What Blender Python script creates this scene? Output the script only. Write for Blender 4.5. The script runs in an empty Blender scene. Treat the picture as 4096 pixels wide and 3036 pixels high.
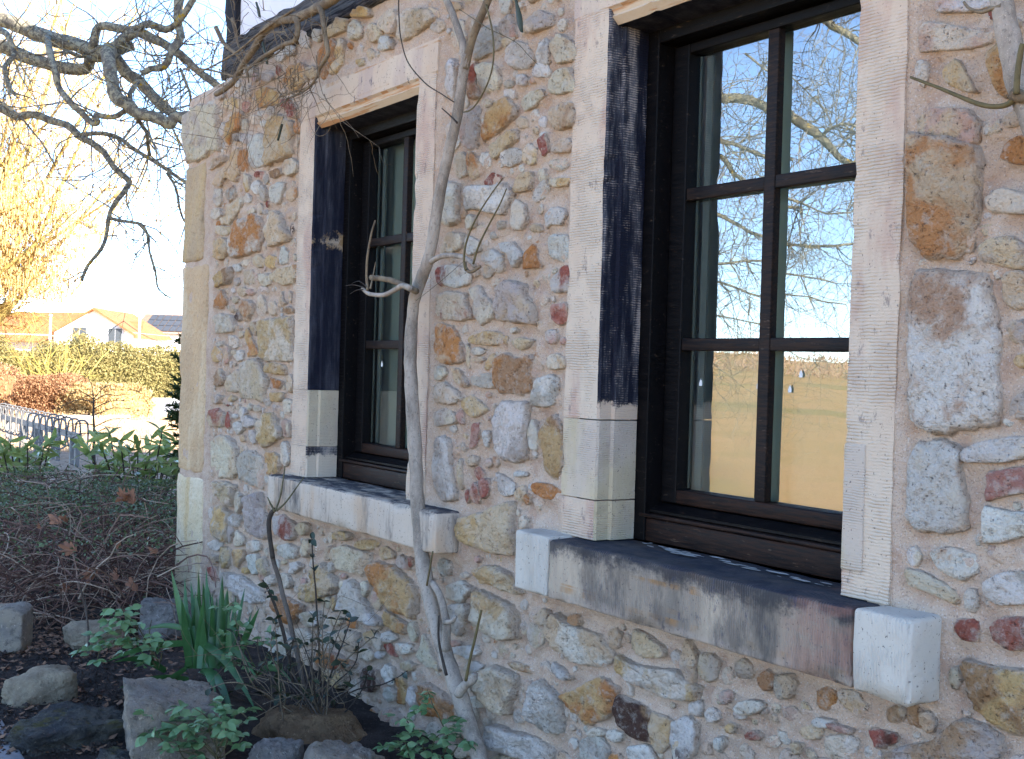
import bpy, math, random
import numpy as np
from mathutils import Vector, Matrix, noise, Euler

# ------------------------------------------------------------------ scene, camera, sky, sun, exposure
scene = bpy.context.scene
COL = scene.collection
R_CAM = np.array([[0.5685752, 0.0244209, -0.8222687], [0.8220846, 0.0195668, 0.569029], [0.0299853, -0.9995103, -0.0089508]])          # world axes (rows) seen from the camera: x along the wall, y into the wall, z up
CAM = Vector((0.0, -2.3, 1.46))
cd = bpy.data.cameras.new('camera'); cam = bpy.data.objects.new('camera', cd); COL.objects.link(cam)
cd.sensor_width = 36.0; cd.lens = 41.22; cd.clip_start = 0.05; cd.clip_end = 2000.0
M = Matrix.Identity(4)
for r in range(3):
    M[r][0] = R_CAM[r][0]; M[r][1] = -R_CAM[r][1]; M[r][2] = -R_CAM[r][2]; M[r][3] = CAM[r]
cam.matrix_world = M
scene.camera = cam
scene.render.resolution_x = 1024; scene.render.resolution_y = 759

SUN_AZ = math.radians(68.0); SUN_EL = math.radians(27.0)
SUN_DIR = Vector((math.sin(SUN_AZ)*math.cos(SUN_EL), math.cos(SUN_AZ)*math.cos(SUN_EL), math.sin(SUN_EL)))
world = bpy.data.worlds.new('World'); scene.world = world; world.use_nodes = True
wn = world.node_tree.nodes; wl = world.node_tree.links
bg = wn['Background']; sky = wn.new('ShaderNodeTexSky'); sky.sky_type = 'NISHITA'
sky.sun_disc = False; sky.sun_elevation = SUN_EL; sky.sun_rotation = SUN_AZ
sky.altitude = 1000; sky.air_density = 0.7; sky.dust_density = 0.0; sky.ozone_density = 2.2
wl.new(sky.outputs[0], bg.inputs[0]); bg.inputs[1].default_value = 0.15
sd = bpy.data.lights.new('sun', 'SUN'); sd.energy = 4.6; sd.angle = math.radians(0.5); sd.color = (1.0, 0.93, 0.82)
sun = bpy.data.objects.new('sun', sd); COL.objects.link(sun)
sun.rotation_euler = (-SUN_DIR).to_track_quat('-Z', 'Y').to_euler(); sun.location = (20, 10, 20)
scene.view_settings.view_transform = 'Standard'; scene.view_settings.look = 'None'
scene.view_settings.exposure = 2.5; scene.view_settings.gamma = 1.0
scene.view_settings.use_curve_mapping = False
scene.cycles.max_bounces = 8; scene.cycles.transparent_max_bounces = 12
scene.cycles.use_denoising = True

# ------------------------------------------------------------------ helpers
def ray(px, py):                       # survey: direction of a point of the photograph (2229 px wide copy)
    s = 4096/2229
    c = np.array([px*s-2048.0, py*s-1518.0, 4690.0])/4690.0
    d = R_CAM @ c
    return Vector((d[0], d[1], d[2]))
def at(px, py, depth): return CAM + ray(px, py)*depth
def on_wall(px, py, y=0.0):
    d = ray(px, py); return CAM + d*((y+2.3)/d.y)
def on_ground(px, py, z=0.0):
    d = ray(px, py); return CAM + d*((z-1.46)/d.z)
GLASS_Y = 0.235
def mirrored(px, py, depth):           # the real place of something seen reflected in the window glass
    p = at(px, py, depth); return Vector((p.x, 2*GLASS_Y-p.y, p.z))
def nz(p, s=1.0, o=0.0): return noise.noise(Vector((p[0]*s+o, p[1]*s+o*1.7, p[2]*s-o*.6)))
def fbm(p, s=1.0, o=0.0, k=3):
    v = 0; a = 1.0
    for i in range(k):
        v += a*nz(p, s, o+i*7.3); s *= 2.1; a *= .5
    return v

class MB:
    def __init__(s): s.v = []; s.f = []; s.c = []; s.c2 = []
    def add(s, vs, fs, col=None, col2=None):
        b = len(s.v); s.v += [tuple(v) for v in vs]; s.f += [tuple(i+b for i in f) for f in fs]
        if col is not None:
            s.c += [col]*len(vs); s.c2 += [col2 or col]*len(vs)
        return s
    def box(s, x0, x1, y0, y1, z0, z1, col=None):
        vs = [(x0,y0,z0),(x1,y0,z0),(x1,y1,z0),(x0,y1,z0),(x0,y0,z1),(x1,y0,z1),(x1,y1,z1),(x0,y1,z1)]
        return s.add(vs, [(0,3,2,1),(4,5,6,7),(0,1,5,4),(1,2,6,5),(2,3,7,6),(3,0,4,7)], col)
    def tube(s, pts, rad, n=6, cap=True, col=None, wob=0.0):
        pts = [Vector(p) for p in pts]
        if not hasattr(rad, '__len__'): rad = [rad]*len(pts)
        vs = []; fs = []
        up = Vector((0.3, 0.2, 1)); prev = None
        for i, p in enumerate(pts):
            t = (pts[min(i+1, len(pts)-1)]-pts[max(i-1, 0)])
            if t.length < 1e-9: t = Vector((0, 0, 1))
            t.normalize()
            if prev is None:
                a = t.cross(up);
                if a.length < 1e-3: a = t.cross(Vector((1, 0, 0)))
            else: a = prev-t*prev.dot(t)
            if a.length < 1e-6: a = t.orthogonal()
            a.normalize(); prev = a; b = t.cross(a)
            for k in range(n):
                th = 2*math.pi*k/n
                rr = rad[i]*(1+wob*nz((p.x+math.cos(th)*.03, p.y+math.sin(th)*.03, p.z), 28)) if wob else rad[i]
                vs.append(p+(a*math.cos(th)+b*math.sin(th))*rr)
        for i in range(len(pts)-1):
            for k in range(n):
                k2 = (k+1) % n
                fs.append((i*n+k, i*n+k2, (i+1)*n+k2, (i+1)*n+k))
        if cap and n > 2:
            fs.append(tuple(range(n-1, -1, -1))); m = (len(pts)-1)*n; fs.append(tuple(range(m, m+n)))
        return s.add(vs, fs, col)

BASE = {}
def link(o, parent=None):
    COL.objects.link(o)
    if parent is not None: o.parent = parent
    return o
def origin(o):
    p = Vector((0, 0, 0))
    while o is not None: p += o.location; o = o.parent
    return p
def build(name, mb, mat, parent=None, loc=None, smooth=False):
    """one mesh object from world-space shapes; its origin is loc (world) or its parent's origin"""
    po = origin(parent) if parent else Vector((0, 0, 0))
    o0 = Vector(loc) if loc is not None else po
    me = bpy.data.meshes.new(name)
    me.from_pydata([(v[0]-o0.x, v[1]-o0.y, v[2]-o0.z) for v in mb.v], [], mb.f)
    if mb.c:
        for nm, data in (('Col', mb.c), ('Col2', mb.c2)):
            a = me.color_attributes.new(nm, 'FLOAT_COLOR', 'POINT')
            a.data.foreach_set('color', np.array([(c[0], c[1], c[2], c[3] if len(c) > 3 else 1.0) for c in data], dtype=np.float32).ravel())
    if smooth: me.shade_smooth()
    me.materials.append(mat)
    me.update()
    o = bpy.data.objects.new(name, me); o.location = o0-po
    return link(o, parent)
def empty(name, loc, label, cat, group=None):
    o = bpy.data.objects.new(name, None); o.location = loc; COL.objects.link(o)
    return tag(o, label, cat, group)
def tag(o, label=None, cat=None, group=None, kind=None):
    if label: o['label'] = label
    if cat: o['category'] = cat
    if group: o['group'] = group
    if kind: o['kind'] = kind
    return o

# ------------------------------------------------------------------ materials
def lin(r, g, b):
    f = lambda c: ((c/255+.055)/1.055)**2.4 if c > 10 else c/255/12.92
    return (.785*f(r), .76*f(g), .71*f(b))
class NT:
    def __init__(s, name, rough=0.9, spec=0.3):
        s.m = bpy.data.materials.new(name); s.m.use_nodes = True
        s.n = s.m.node_tree.nodes; s.l = s.m.node_tree.links
        s.b = s.n['Principled BSDF']; s.b.inputs['Roughness'].default_value = rough
        s.b.inputs['Specular IOR Level'].default_value = spec
        s.geo = s.n.new('ShaderNodeNewGeometry'); s.P = s.geo.outputs['Position']
    def node(s, t, **kw):
        n = s.n.new(t)
        for k, v in kw.items(): setattr(n, k, v)
        return n
    def put(s, inp, v):
        if hasattr(v, 'links') or isinstance(v, bpy.types.NodeSocket): s.l.new(v, inp)
        elif isinstance(v, (tuple, list)) and len(v) == 3 and inp.type == 'RGBA': inp.default_value = (*v, 1)
        else: inp.default_value = v
    def map(s, scale=(1, 1, 1), loc=(0, 0, 0), rot=(0, 0, 0), vec=None):
        n = s.node('ShaderNodeMapping'); s.put(n.inputs[0], vec or s.P)
        n.inputs['Scale'].default_value = scale; n.inputs['Location'].default_value = loc; n.inputs['Rotation'].default_value = rot
        return n.outputs[0]
    def noise(s, scale, detail=4, rough=.55, vec=None, dist=0.0, col=False):
        n = s.node('ShaderNodeTexNoise'); s.put(n.inputs['Vector'], vec or s.P)
        n.inputs['Scale'].default_value = scale; n.inputs['Detail'].default_value = detail
        n.inputs['Roughness'].default_value = rough; n.inputs['Distortion'].default_value = dist
        return n.outputs['Color' if col else 'Fac']
    def voro(s, scale, vec=None, feat='F1', out='Distance'):
        n = s.node('ShaderNodeTexVoronoi', feature=feat); s.put(n.inputs['Vector'], vec or s.P); n.inputs['Scale'].default_value = scale
        return n.outputs[out]
    def ramp(s, fac, a, b, ca=0.0, cb=1.0):
        n = s.node('ShaderNodeMapRange', clamp=True, interpolation_type='SMOOTHSTEP'); s.put(n.inputs[0], fac)
        n.inputs[1].default_value = a; n.inputs[2].default_value = b; n.inputs[3].default_value = ca; n.inputs[4].default_value = cb
        return n.outputs[0]
    def mix(s, fac, a, b, mode='MIX'):
        n = s.node('ShaderNodeMix', data_type='RGBA', blend_type=mode)
        s.put(n.inputs[0], fac); s.put(n.inputs[6], a); s.put(n.inputs[7], b)
        return n.outputs[2]
    def math(s, op, a, b=0.0, clamp=False):
        n = s.node('ShaderNodeMath', operation=op, use_clamp=clamp); s.put(n.inputs[0], a); s.put(n.inputs[1], b)
        return n.outputs[0]
    def attr(s, name): return s.node('ShaderNodeAttribute', attribute_name=name).outputs['Color']
    def sep(s, v=None):
        n = s.node('ShaderNodeSeparateXYZ'); s.put(n.inputs[0], v or s.P); return n.outputs
    def normal(s): return s.sep(s.geo.outputs['Normal'])
    def done(s, color=None, height=None, strength=.5, dist=.01, rough=None):
        if color is not None: s.put(s.b.inputs['Base Color'], color)
        if rough is not None: s.put(s.b.inputs['Roughness'], rough)
        if height is not None:
            bp = s.node('ShaderNodeBump'); bp.inputs['Strength'].default_value = strength; bp.inputs['Distance'].default_value = dist
            s.put(bp.inputs['Height'], height); s.l.new(bp.outputs[0], s.b.inputs['Normal'])
        return s.m

def m_stone():
    t = NT('rubble_stone', .95, .15)
    an = t.node('ShaderNodeAttribute', attribute_name='Col'); c1 = an.outputs['Color']; rim = an.outputs['Alpha']; c2 = t.attr('Col2')
    patch = t.ramp(t.noise(5.0, 6, .62, dist=.3), .46, .58, 0, .85)
    c = t.mix(patch, c1, c2)
    c = t.mix(t.ramp(t.noise(26, 6, .75), .46, .70, 0, .40), c, t.mix(1.0, c, (.66, .59, .53), 'MULTIPLY'))
    c = t.mix(t.ramp(t.noise(30, 6, .75, t.map(loc=(7, 1, 2))), .50, .66, 0, .5), c, lin(222, 214, 204))
    # lime mortar smeared over the stone, mostly along its rim
    sm = t.math('ADD', t.math('MULTIPLY', rim, .33), t.noise(21, 7, .75, t.map((1, 1, .8), (3.1, 0, 5))))
    c = t.mix(t.ramp(sm, .58, .82, 0, .9), c, lin(218, 199, 182))
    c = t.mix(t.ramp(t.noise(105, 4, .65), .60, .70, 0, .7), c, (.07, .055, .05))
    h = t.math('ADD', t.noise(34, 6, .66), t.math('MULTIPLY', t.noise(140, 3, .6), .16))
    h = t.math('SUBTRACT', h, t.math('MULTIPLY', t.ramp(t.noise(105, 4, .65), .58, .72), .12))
    c = t.mix(t.ramp(t.noise(34, 9, .78), .46, .36, 0, .6), c, t.mix(1.0, c, (.40, .33, .28), 'MULTIPLY'))   # crevice shading painted into the hollows
    return t.done(c, h, 1.0, .042)
def m_mortar():
    t = NT('lime_mortar', .97, .15)
    a = t.mix(t.ramp(t.noise(2.2, 4), .35, .65), lin(208, 184, 164), lin(217, 196, 178))
    a = t.mix(t.ramp(t.noise(14, 4), .45, .7, 0, .55), a, lin(186, 154, 136))
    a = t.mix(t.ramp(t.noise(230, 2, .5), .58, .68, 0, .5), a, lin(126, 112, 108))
    a = t.mix(t.ramp(t.noise(190, 2, .5, t.map(loc=(4, 1, 7))), .60, .68, 0, .5), a, lin(232, 226, 222))
    h = t.math('ADD', t.math('MULTIPLY', t.noise(260, 2, .6), .10), t.math('MULTIPLY', t.noise(26, 6, .66), 1.0))
    return t.done(a, h, 1.0, .024)
def m_ashlar(name, ca, cb, cc, tool=1.0, tool_axis='z', stain=.35, wave=120, top_black=0.0, streak=0.0, bands=None, extra=None):
    """dressed sandstone: fine chisel lines, bedding tints, dark pits"""
    t = NT(name, .92, .2)
    c = t.mix(t.ramp(t.noise(3.0, 4, .6, t.map((1, 1, .45))), .38, .62), ca, cb)
    c = t.mix(t.ramp(t.noise(5.5, 5, .6, t.map((1, 1, .3), (2, 8, 1))), .50, .64, 0, .7), c, cc)
    if bands:
        z = t.noise(2.2, 3, .5, t.map((.3, .3, 9.0), (0, 0, 1.3)), dist=.5)
        c = t.mix(t.math('MULTIPLY', t.ramp(z, .55, .60, 0, .75), t.ramp(t.noise(4, 4, .7, t.map((1, 1, .5), (6, 6, 6))), .46, .60)), c, bands)
    if extra: c = extra(t, c)
    if streak:
        sk = t.ramp(t.noise(7.0, 7, .7, t.map((1.0, 1.0, .24), (1, 0, 0))), .46, .66, 0, streak)
        c = t.mix(sk, c, (.050, .047, .045))
    if stain:
        s1 = t.ramp(t.noise(26, 6, .8, t.map((1, 1, .55), (7, 3, 2))), .585, .66, 0, stain)
        c = t.mix(s1, c, (.045, .047, .075))
    c = t.mix(t.ramp(t.noise(130, 2, .5), .66, .72, 0, .7), c, (.06, .05, .05))
    if top_black:
        up = t.ramp(t.normal()[2], .35, .75)
        k = t.ramp(t.noise(5, 6, .7, t.map((1, 2.2, 1), (5, 1, 0))), .40, .58, .12, 1)
        c = t.mix(t.math('MULTIPLY', t.math('MULTIPLY', up, k), top_black), c, (.022, .024, .034))
    w = t.node('ShaderNodeTexWave', wave_type='BANDS', bands_direction={'z': 'Z', 'x': 'X'}[tool_axis])
    t.put(w.inputs['Vector'], t.P); w.inputs['Scale'].default_value = wave/5.0; w.inputs['Distortion'].default_value = 3.0
    w.inputs['Detail'].default_value = 2; w.inputs['Detail Scale'].default_value = .8
    tm = t.ramp(t.noise(7, 5, .7), .40, .60, .05, 1)
    h = t.math('ADD', t.math('MULTIPLY', t.math('MULTIPLY', w.outputs['Fac'], tm), .8*tool), t.math('MULTIPLY', t.noise(90, 5, .7), .7))
    if tool < .01:
        h = t.math('ADD', t.math('MULTIPLY', t.noise(60, 4, .6, t.map((1, 1, .55))), 1.0), t.math('MULTIPLY', t.noise(20, 4, .55), 1.0))
        c = t.mix(t.ramp(t.noise(48, 5, .7), .52, .68, 0, .45), c, t.mix(1.0, c, (.6, .54, .48), 'MULTIPLY'))
    if tool > .5: c = t.mix(t.math('MULTIPLY', t.math('MULTIPLY', w.outputs['Fac'], tm), .16), c, (.36, .31, .29))
    return t.done(c, h, 1.0 if tool < .01 else .7, .016 if tool < .01 else .006)
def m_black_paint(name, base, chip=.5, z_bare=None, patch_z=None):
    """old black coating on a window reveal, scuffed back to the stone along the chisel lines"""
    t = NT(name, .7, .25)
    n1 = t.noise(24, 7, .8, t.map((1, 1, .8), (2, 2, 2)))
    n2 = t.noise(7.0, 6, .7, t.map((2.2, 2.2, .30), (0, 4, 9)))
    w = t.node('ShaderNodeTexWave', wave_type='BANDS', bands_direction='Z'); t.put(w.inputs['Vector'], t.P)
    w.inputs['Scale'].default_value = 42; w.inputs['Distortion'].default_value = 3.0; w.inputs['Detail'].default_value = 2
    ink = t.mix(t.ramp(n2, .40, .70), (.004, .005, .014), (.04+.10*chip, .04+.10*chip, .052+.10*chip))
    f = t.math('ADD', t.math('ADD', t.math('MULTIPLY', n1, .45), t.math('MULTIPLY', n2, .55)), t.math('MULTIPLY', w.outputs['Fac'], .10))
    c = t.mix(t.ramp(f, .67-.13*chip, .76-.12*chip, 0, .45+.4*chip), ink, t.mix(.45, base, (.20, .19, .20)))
    if patch_z is not None:                    # one place where the coating has peeled off in layers
        z = t.math('ABSOLUTE', t.math('SUBTRACT', t.sep()[2], patch_z)); y = t.sep()[1]
        k = t.math('SUBTRACT', t.math('ADD', t.math('MULTIPLY', n1, .55), t.math('MULTIPLY', y, .6)), t.math('ADD', t.math('MULTIPLY', z, 2.2), .16))
        c = t.mix(t.ramp(k, .10, .16, 0, .8), c, t.mix(t.ramp(n1, .45, .6), base, lin(170, 140, 100)))
    if z_bare is not None:                     # coating ends in a ragged hem above the bare foot of the stone
        zz = t.math('ADD', t.sep()[2], t.math('MULTIPLY', t.math('SUBTRACT', n1, .5), .12))
        c = t.mix(t.ramp(zz, z_bare-.008, z_bare+.008), base, c)
    h = t.math('ADD', t.math('MULTIPLY', w.outputs['Fac'], .5), t.noise(110, 4, .7))
    return t.done(c, h, .45, .004)
def m_simple(name, col, rough=.85, var=.25, scale=8, bump=.3, bscale=40, bdist=.005, col2=None, spec=.3):
    t = NT(name, rough, spec)
    c = t.mix(t.ramp(t.noise(scale, 5, .65), .35, .68), col, col2 or tuple(x*(1-var) for x in col))
    return t.done(c, t.noise(bscale, 6, .7), bump, bdist)
def m_leaf(name, col, col2, rough=.45, trans=.25):
    t = NT(name, rough, .4)
    oi = t.node('ShaderNodeObjectInfo').outputs['Random']
    c = t.mix(t.ramp(t.noise(11, 3), .3, .7), col, col2)
    c = t.mix(t.math('MULTIPLY', oi, .5), c, tuple(x*1.45 for x in col2))
    c = t.mix(t.ramp(t.noise(70, 3), .6, .75, 0, .35), c, tuple(x*.6 for x in col))
    t.done(c, t.noise(60, 3), .15, .003)
    t.b.inputs['Subsurface Weight'].default_value = 0.0
    if trans:
        tr = t.node('ShaderNodeBsdfTranslucent'); t.put(tr.inputs[0], c)
        mx = t.node('ShaderNodeMixShader'); mx.inputs[0].default_value = trans
        t.l.new(t.b.outputs[0], mx.inputs[1]); t.l.new(tr.outputs[0], mx.inputs[2])
        t.l.new(mx.outputs[0], t.n['Material Output'].inputs[0])
    return t.m
def m_bark(name, col, col2, lichen=None, wood=None):
    t = NT(name, .93, .2)
    c = t.mix(t.ramp(t.noise(14, 6, .7, t.map((1, 1, .35))), .38, .64), col, col2)
    c = t.mix(t.ramp(t.noise(90, 4, .6), .56, .66, 0, .6), c, tuple(x*.42 for x in col))
    if lichen:
        c = t.mix(t.ramp(t.noise(22, 5, .7), .47, .56, 0, .8), c, lichen)
        c = t.mix(t.ramp(t.noise(9, 4, .6, t.map(loc=(3, 3, 3))), .63, .67, 0, .9), c, lin(196, 160, 50))
    else:
        c = t.mix(t.ramp(t.voro(210), .10, .22, .55, 0), c, tuple(min(1, x*1.9) for x in col))
    return t.done(c, t.math('ADD', t.noise(60, 6, .75), t.math('MULTIPLY', t.noise(260, 3), .5)), .7, .006)
def m_wood(name, dark, worn, amount):
    t = NT(name, .5, .12)
    g = t.noise(16, 6, .7, t.map((.6, 6, 9)))
    c = t.mix(t.ramp(g, .45-.12*amount, .75-.22*amount, 0, amount), dark, worn)
    c = t.mix(t.ramp(t.noise(60, 4, .7, t.map((.35, 1, 1.6))), .62, .70, 0, .5*amount), c, lin(150, 128, 108))
    return t.done(c, t.noise(50, 5, .7, t.map((.4, 3, 5))), .35, .003, rough=t.ramp(g, .3, .7, .4, .65))
def m_glass():
    t = NT('window_glass'); n = t.n; l = t.l
    gl = t.node('ShaderNodeBsdfGlossy'); gl.inputs['Roughness'].default_value = 0.0; gl.inputs['Color'].default_value = (.93, .97, 1, 1)
    tr = t.node('ShaderNodeBsdfTransparent'); tr.inputs[0].default_value = (.80, .88, .84, 1)
    fr = t.node('ShaderNodeFresnel'); fr.inputs['IOR'].default_value = 3.0
    bp = t.node('ShaderNodeBump'); bp.inputs['Strength'].default_value = .02; bp.inputs['Distance'].default_value = .02
    t.put(bp.inputs['Height'], t.noise(3.2, 2)); l.new(bp.outputs[0], gl.inputs['Normal'])
    mx = t.node('ShaderNodeMixShader'); l.new(fr.outputs[0], mx.inputs[0]); l.new(tr.outputs[0], mx.inputs[1]); l.new(gl.outputs[0], mx.inputs[2])
    l.new(mx.outputs[0], n['Material Output'].inputs[0])
    return t.m

PINK = lin(214, 192, 172); PALE = lin(220, 203, 184); ROSE = lin(196, 164, 150); CREAM = lin(214, 198, 172); GREYW = lin(206, 201, 192)
MT = {}
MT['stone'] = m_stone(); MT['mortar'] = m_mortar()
MT['jamb'] = m_ashlar('jamb_sandstone', PINK, PALE, ROSE, 1.0, 'z', .5, 190)
MT['jamb_patch'] = m_ashlar('repair_sandstone', CREAM, lin(206, 192, 178), lin(196, 182, 150), .55, 'z', .1, 240)
MT['lintel'] = m_ashlar('lintel_sandstone', PINK, PALE, lin(196, 176, 168), .5, 'x', .75, 190, bands=lin(190, 140, 86))
MT['block'] = m_ashlar('pale_block_sandstone', GREYW, lin(214, 208, 198), lin(192, 184, 172), .8, 'x', .2, 200)
def sill_extra(t, c):
    c = t.mix(t.ramp(t.noise(5.0, 6, .7, t.map((1, 1, .45), (1.5, 0, 3))), .42, .60, 0, .8), c, lin(104, 97, 92))
    c = t.mix(t.ramp(t.math('ADD', t.sep()[2], t.math('MULTIPLY', t.noise(16, 6, .75), .16)), .955, 1.0, 0, .85), c, (.02, .02, .025))
    c = t.mix(t.ramp(t.math('ADD', t.sep()[2], t.math('MULTIPLY', t.noise(11, 5, .7), .10)), .835, .80, 0, .75), c, lin(190, 176, 164))
    x = t.sep()[0]
    red = t.math('MULTIPLY', t.ramp(x, -2.02, -1.88), t.ramp(t.noise(9, 4, .6, t.map((.6, 1, 2))), .38, .55))
    return t.mix(t.math('MULTIPLY', red, .45), c, lin(168, 118, 104))
MT['sill_dark'] = m_ashlar('weathered_sill_stone', lin(200, 184, 164), lin(168, 154, 138), lin(128, 120, 112), .8, 'x', .6, 190, 1.0, .8, lin(178, 128, 66), sill_extra)
MT['sill_pale'] = m_ashlar('streaked_sill_stone', lin(204, 190, 176), lin(216, 202, 186), lin(206, 178, 150), .5, 'x', .45, 190, .95, .85)
MT['quoin'] = m_ashlar('quoin_sandstone', lin(218, 188, 150), lin(206, 178, 144), lin(226, 204, 172), .0, 'z', .0)
MT['quoin_pale'] = m_ashlar('pale_quoin_sandstone', lin(226, 208, 174), lin(234, 222, 198), lin(216, 184, 134), .0, 'z', .05)
MT['quoin_grey'] = m_ashlar('grey_quoin_sandstone', lin(200, 186, 168), lin(218, 206, 192), lin(170, 156, 142), .0, 'z', .25)
MT['quoin_brown'] = m_ashlar('brown_quoin_sandstone', lin(200, 176, 142), lin(186, 164, 136), lin(206, 178, 128), .0, 'z', .15)
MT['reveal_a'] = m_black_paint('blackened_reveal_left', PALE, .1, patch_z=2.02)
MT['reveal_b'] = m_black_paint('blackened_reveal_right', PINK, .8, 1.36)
MT['wood_shaded'] = m_wood('shaded_window_wood', (.0022, .002, .0025), (.012, .009, .008), .4)  # near-black: deep shade of the frame painted into the wood colour
MT['wood_brown'] = m_wood('brown_window_wood', (.006, .0045, .005), lin(74, 50, 38), .55)  # browner copy of the frame wood, without the painted shade
MT['wood_bar'] = m_wood('glazing_bar_wood', (.008, .007, .008), lin(76, 58, 46), .5)
MT['glass'] = m_glass()
MT['spacer'] = m_simple('aluminium_spacer', (.45, .47, .49), .4, .1)
tmb = NT('old_oak_timber', .92, .15); gn = tmb.noise(30, 6, .75, tmb.map((.12, 1, 1.6)), dist=.6)
MT['timber'] = tmb.done(tmb.mix(tmb.ramp(gn, .38, .62), (.012, .011, .012), (.15, .135, .125)), gn, 1.0, .03)
MT['timber_black'] = m_simple('black_timber', (.012, .011, .014), .85, .5, 6, .9, 24, .02)
MT['plaster'] = m_simple('white_plaster', (.72, .70, .72), .95, .06, 3, .3, 60)
MT['room'] = m_simple('room_wall', (.22, .24, .22), .95, .1)
MT['vine'] = m_bark('vine_bark', lin(186, 174, 162), lin(140, 130, 120))
MT['vine_tan'] = m_bark('vine_twig_bark', lin(150, 134, 112), lin(112, 98, 84))
MT['twig_dark'] = m_simple('dark_twig', (.055, .042, .032), .9, .5, 30)
MT['twig_olive'] = m_simple('olive_shoot', (.13, .11, .055), .7, .5, 30)
MT['bark_tree'] = m_bark('lichen_bark', (.11, .095, .075), (.19, .165, .13), lin(182, 174, 148))
MT['pod'] = m_simple('seed_pod_skin', (.045, .055, .035), .6, .4, 20)

# ------------------------------------------------------------------ shape builders
def rbox(mb, x0, x1, y0, y1, z0, z1, b=.006, step=.05, amp=.0, seed=0.0, fscale=14, col=None, chip=0.0):
    """a box with worn round edges and an uneven skin"""
    def ticks(a, c):
        L = c-a; bb = min(b, L*.3); n = max(1, int((L-2*bb)/step))
        return [a, a+bb*.35, a+bb]+[a+bb+(L-2*bb)*i/n for i in range(1, n)]+[c-bb, c-bb*.35, c]
    X, Y, Z = ticks(x0, x1), ticks(y0, y1), ticks(z0, z1)
    cx, cy, cz = (x0+x1)/2, (y0+y1)/2, (z0+z1)/2; h = ((x1-x0)/2, (y1-y0)/2, (z1-z0)/2)
    idx = {}; vs = []; fs = []
    def vert(x, y, z):
        k = (round(x, 6), round(y, 6), round(z, 6))
        if k in idx: return idx[k]
        p = [x-cx, y-cy, z-cz]; bb = [min(b, hh*.6) for hh in h]
        q = [max(-(h[i]-bb[i]), min(h[i]-bb[i], p[i])) for i in range(3)]
        d = [p[i]-q[i] for i in range(3)]; L = math.sqrt(sum(c*c for c in d))
        on_edge = sum(1 for c in d if abs(c) > 1e-9)
        if L > 1e-9:
            m = max(abs(c) for c in d); p = [q[i]+d[i]/L*m for i in range(3)]
        w = Vector((p[0]+cx, p[1]+cy, p[2]+cz))
        if amp:
            n = Vector(d) if L > 1e-9 else Vector((0, 0, 0))
            if n.length > 1e-9: n.normalize()
            a = amp*fbm(w, fscale, seed)
            if chip and on_edge >= 2:
                c = nz(w, 9, seed+3)+.6*nz(w, 31, seed+5)
                a -= chip*max(0, c-.12)
            w = w+n*a
        idx[k] = len(vs); vs.append(w); return idx[k]
    def face(A, B, f, flip):
        for i in range(len(A)-1):
            for j in range(len(B)-1):
                q = [f(A[i], B[j]), f(A[i+1], B[j]), f(A[i+1], B[j+1]), f(A[i], B[j+1])]
                fs.append(tuple(q[::-1] if flip else q))
    face(X, Z, lambda a, c: vert(a, y0, c), False); face(X, Z, lambda a, c: vert(a, y1, c), True)
    face(X, Y, lambda a, c: vert(a, c, z1), False); face(X, Y, lambda a, c: vert(a, c, z0), True)
    face(Y, Z, lambda a, c: vert(x1, a, c), False); face(Y, Z, lambda a, c: vert(x0, a, c), True)
    mb.add(vs, fs, col); return mb

# ------------------------------------------------------------------ the stone house
house = empty('stone_house', (0, 0, 0), 'old rubble stone house with half-timbered upper storey and pale sandstone window surrounds', 'house')
WIN = {'L': (-4.94, -4.02), 'R': (-2.83, -1.88)}
Z0, Z1 = .93, 2.535
HOLES = [(-5.02, -3.94), (-2.93, -1.80)]
XC = -6.685                                # the house corner
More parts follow.
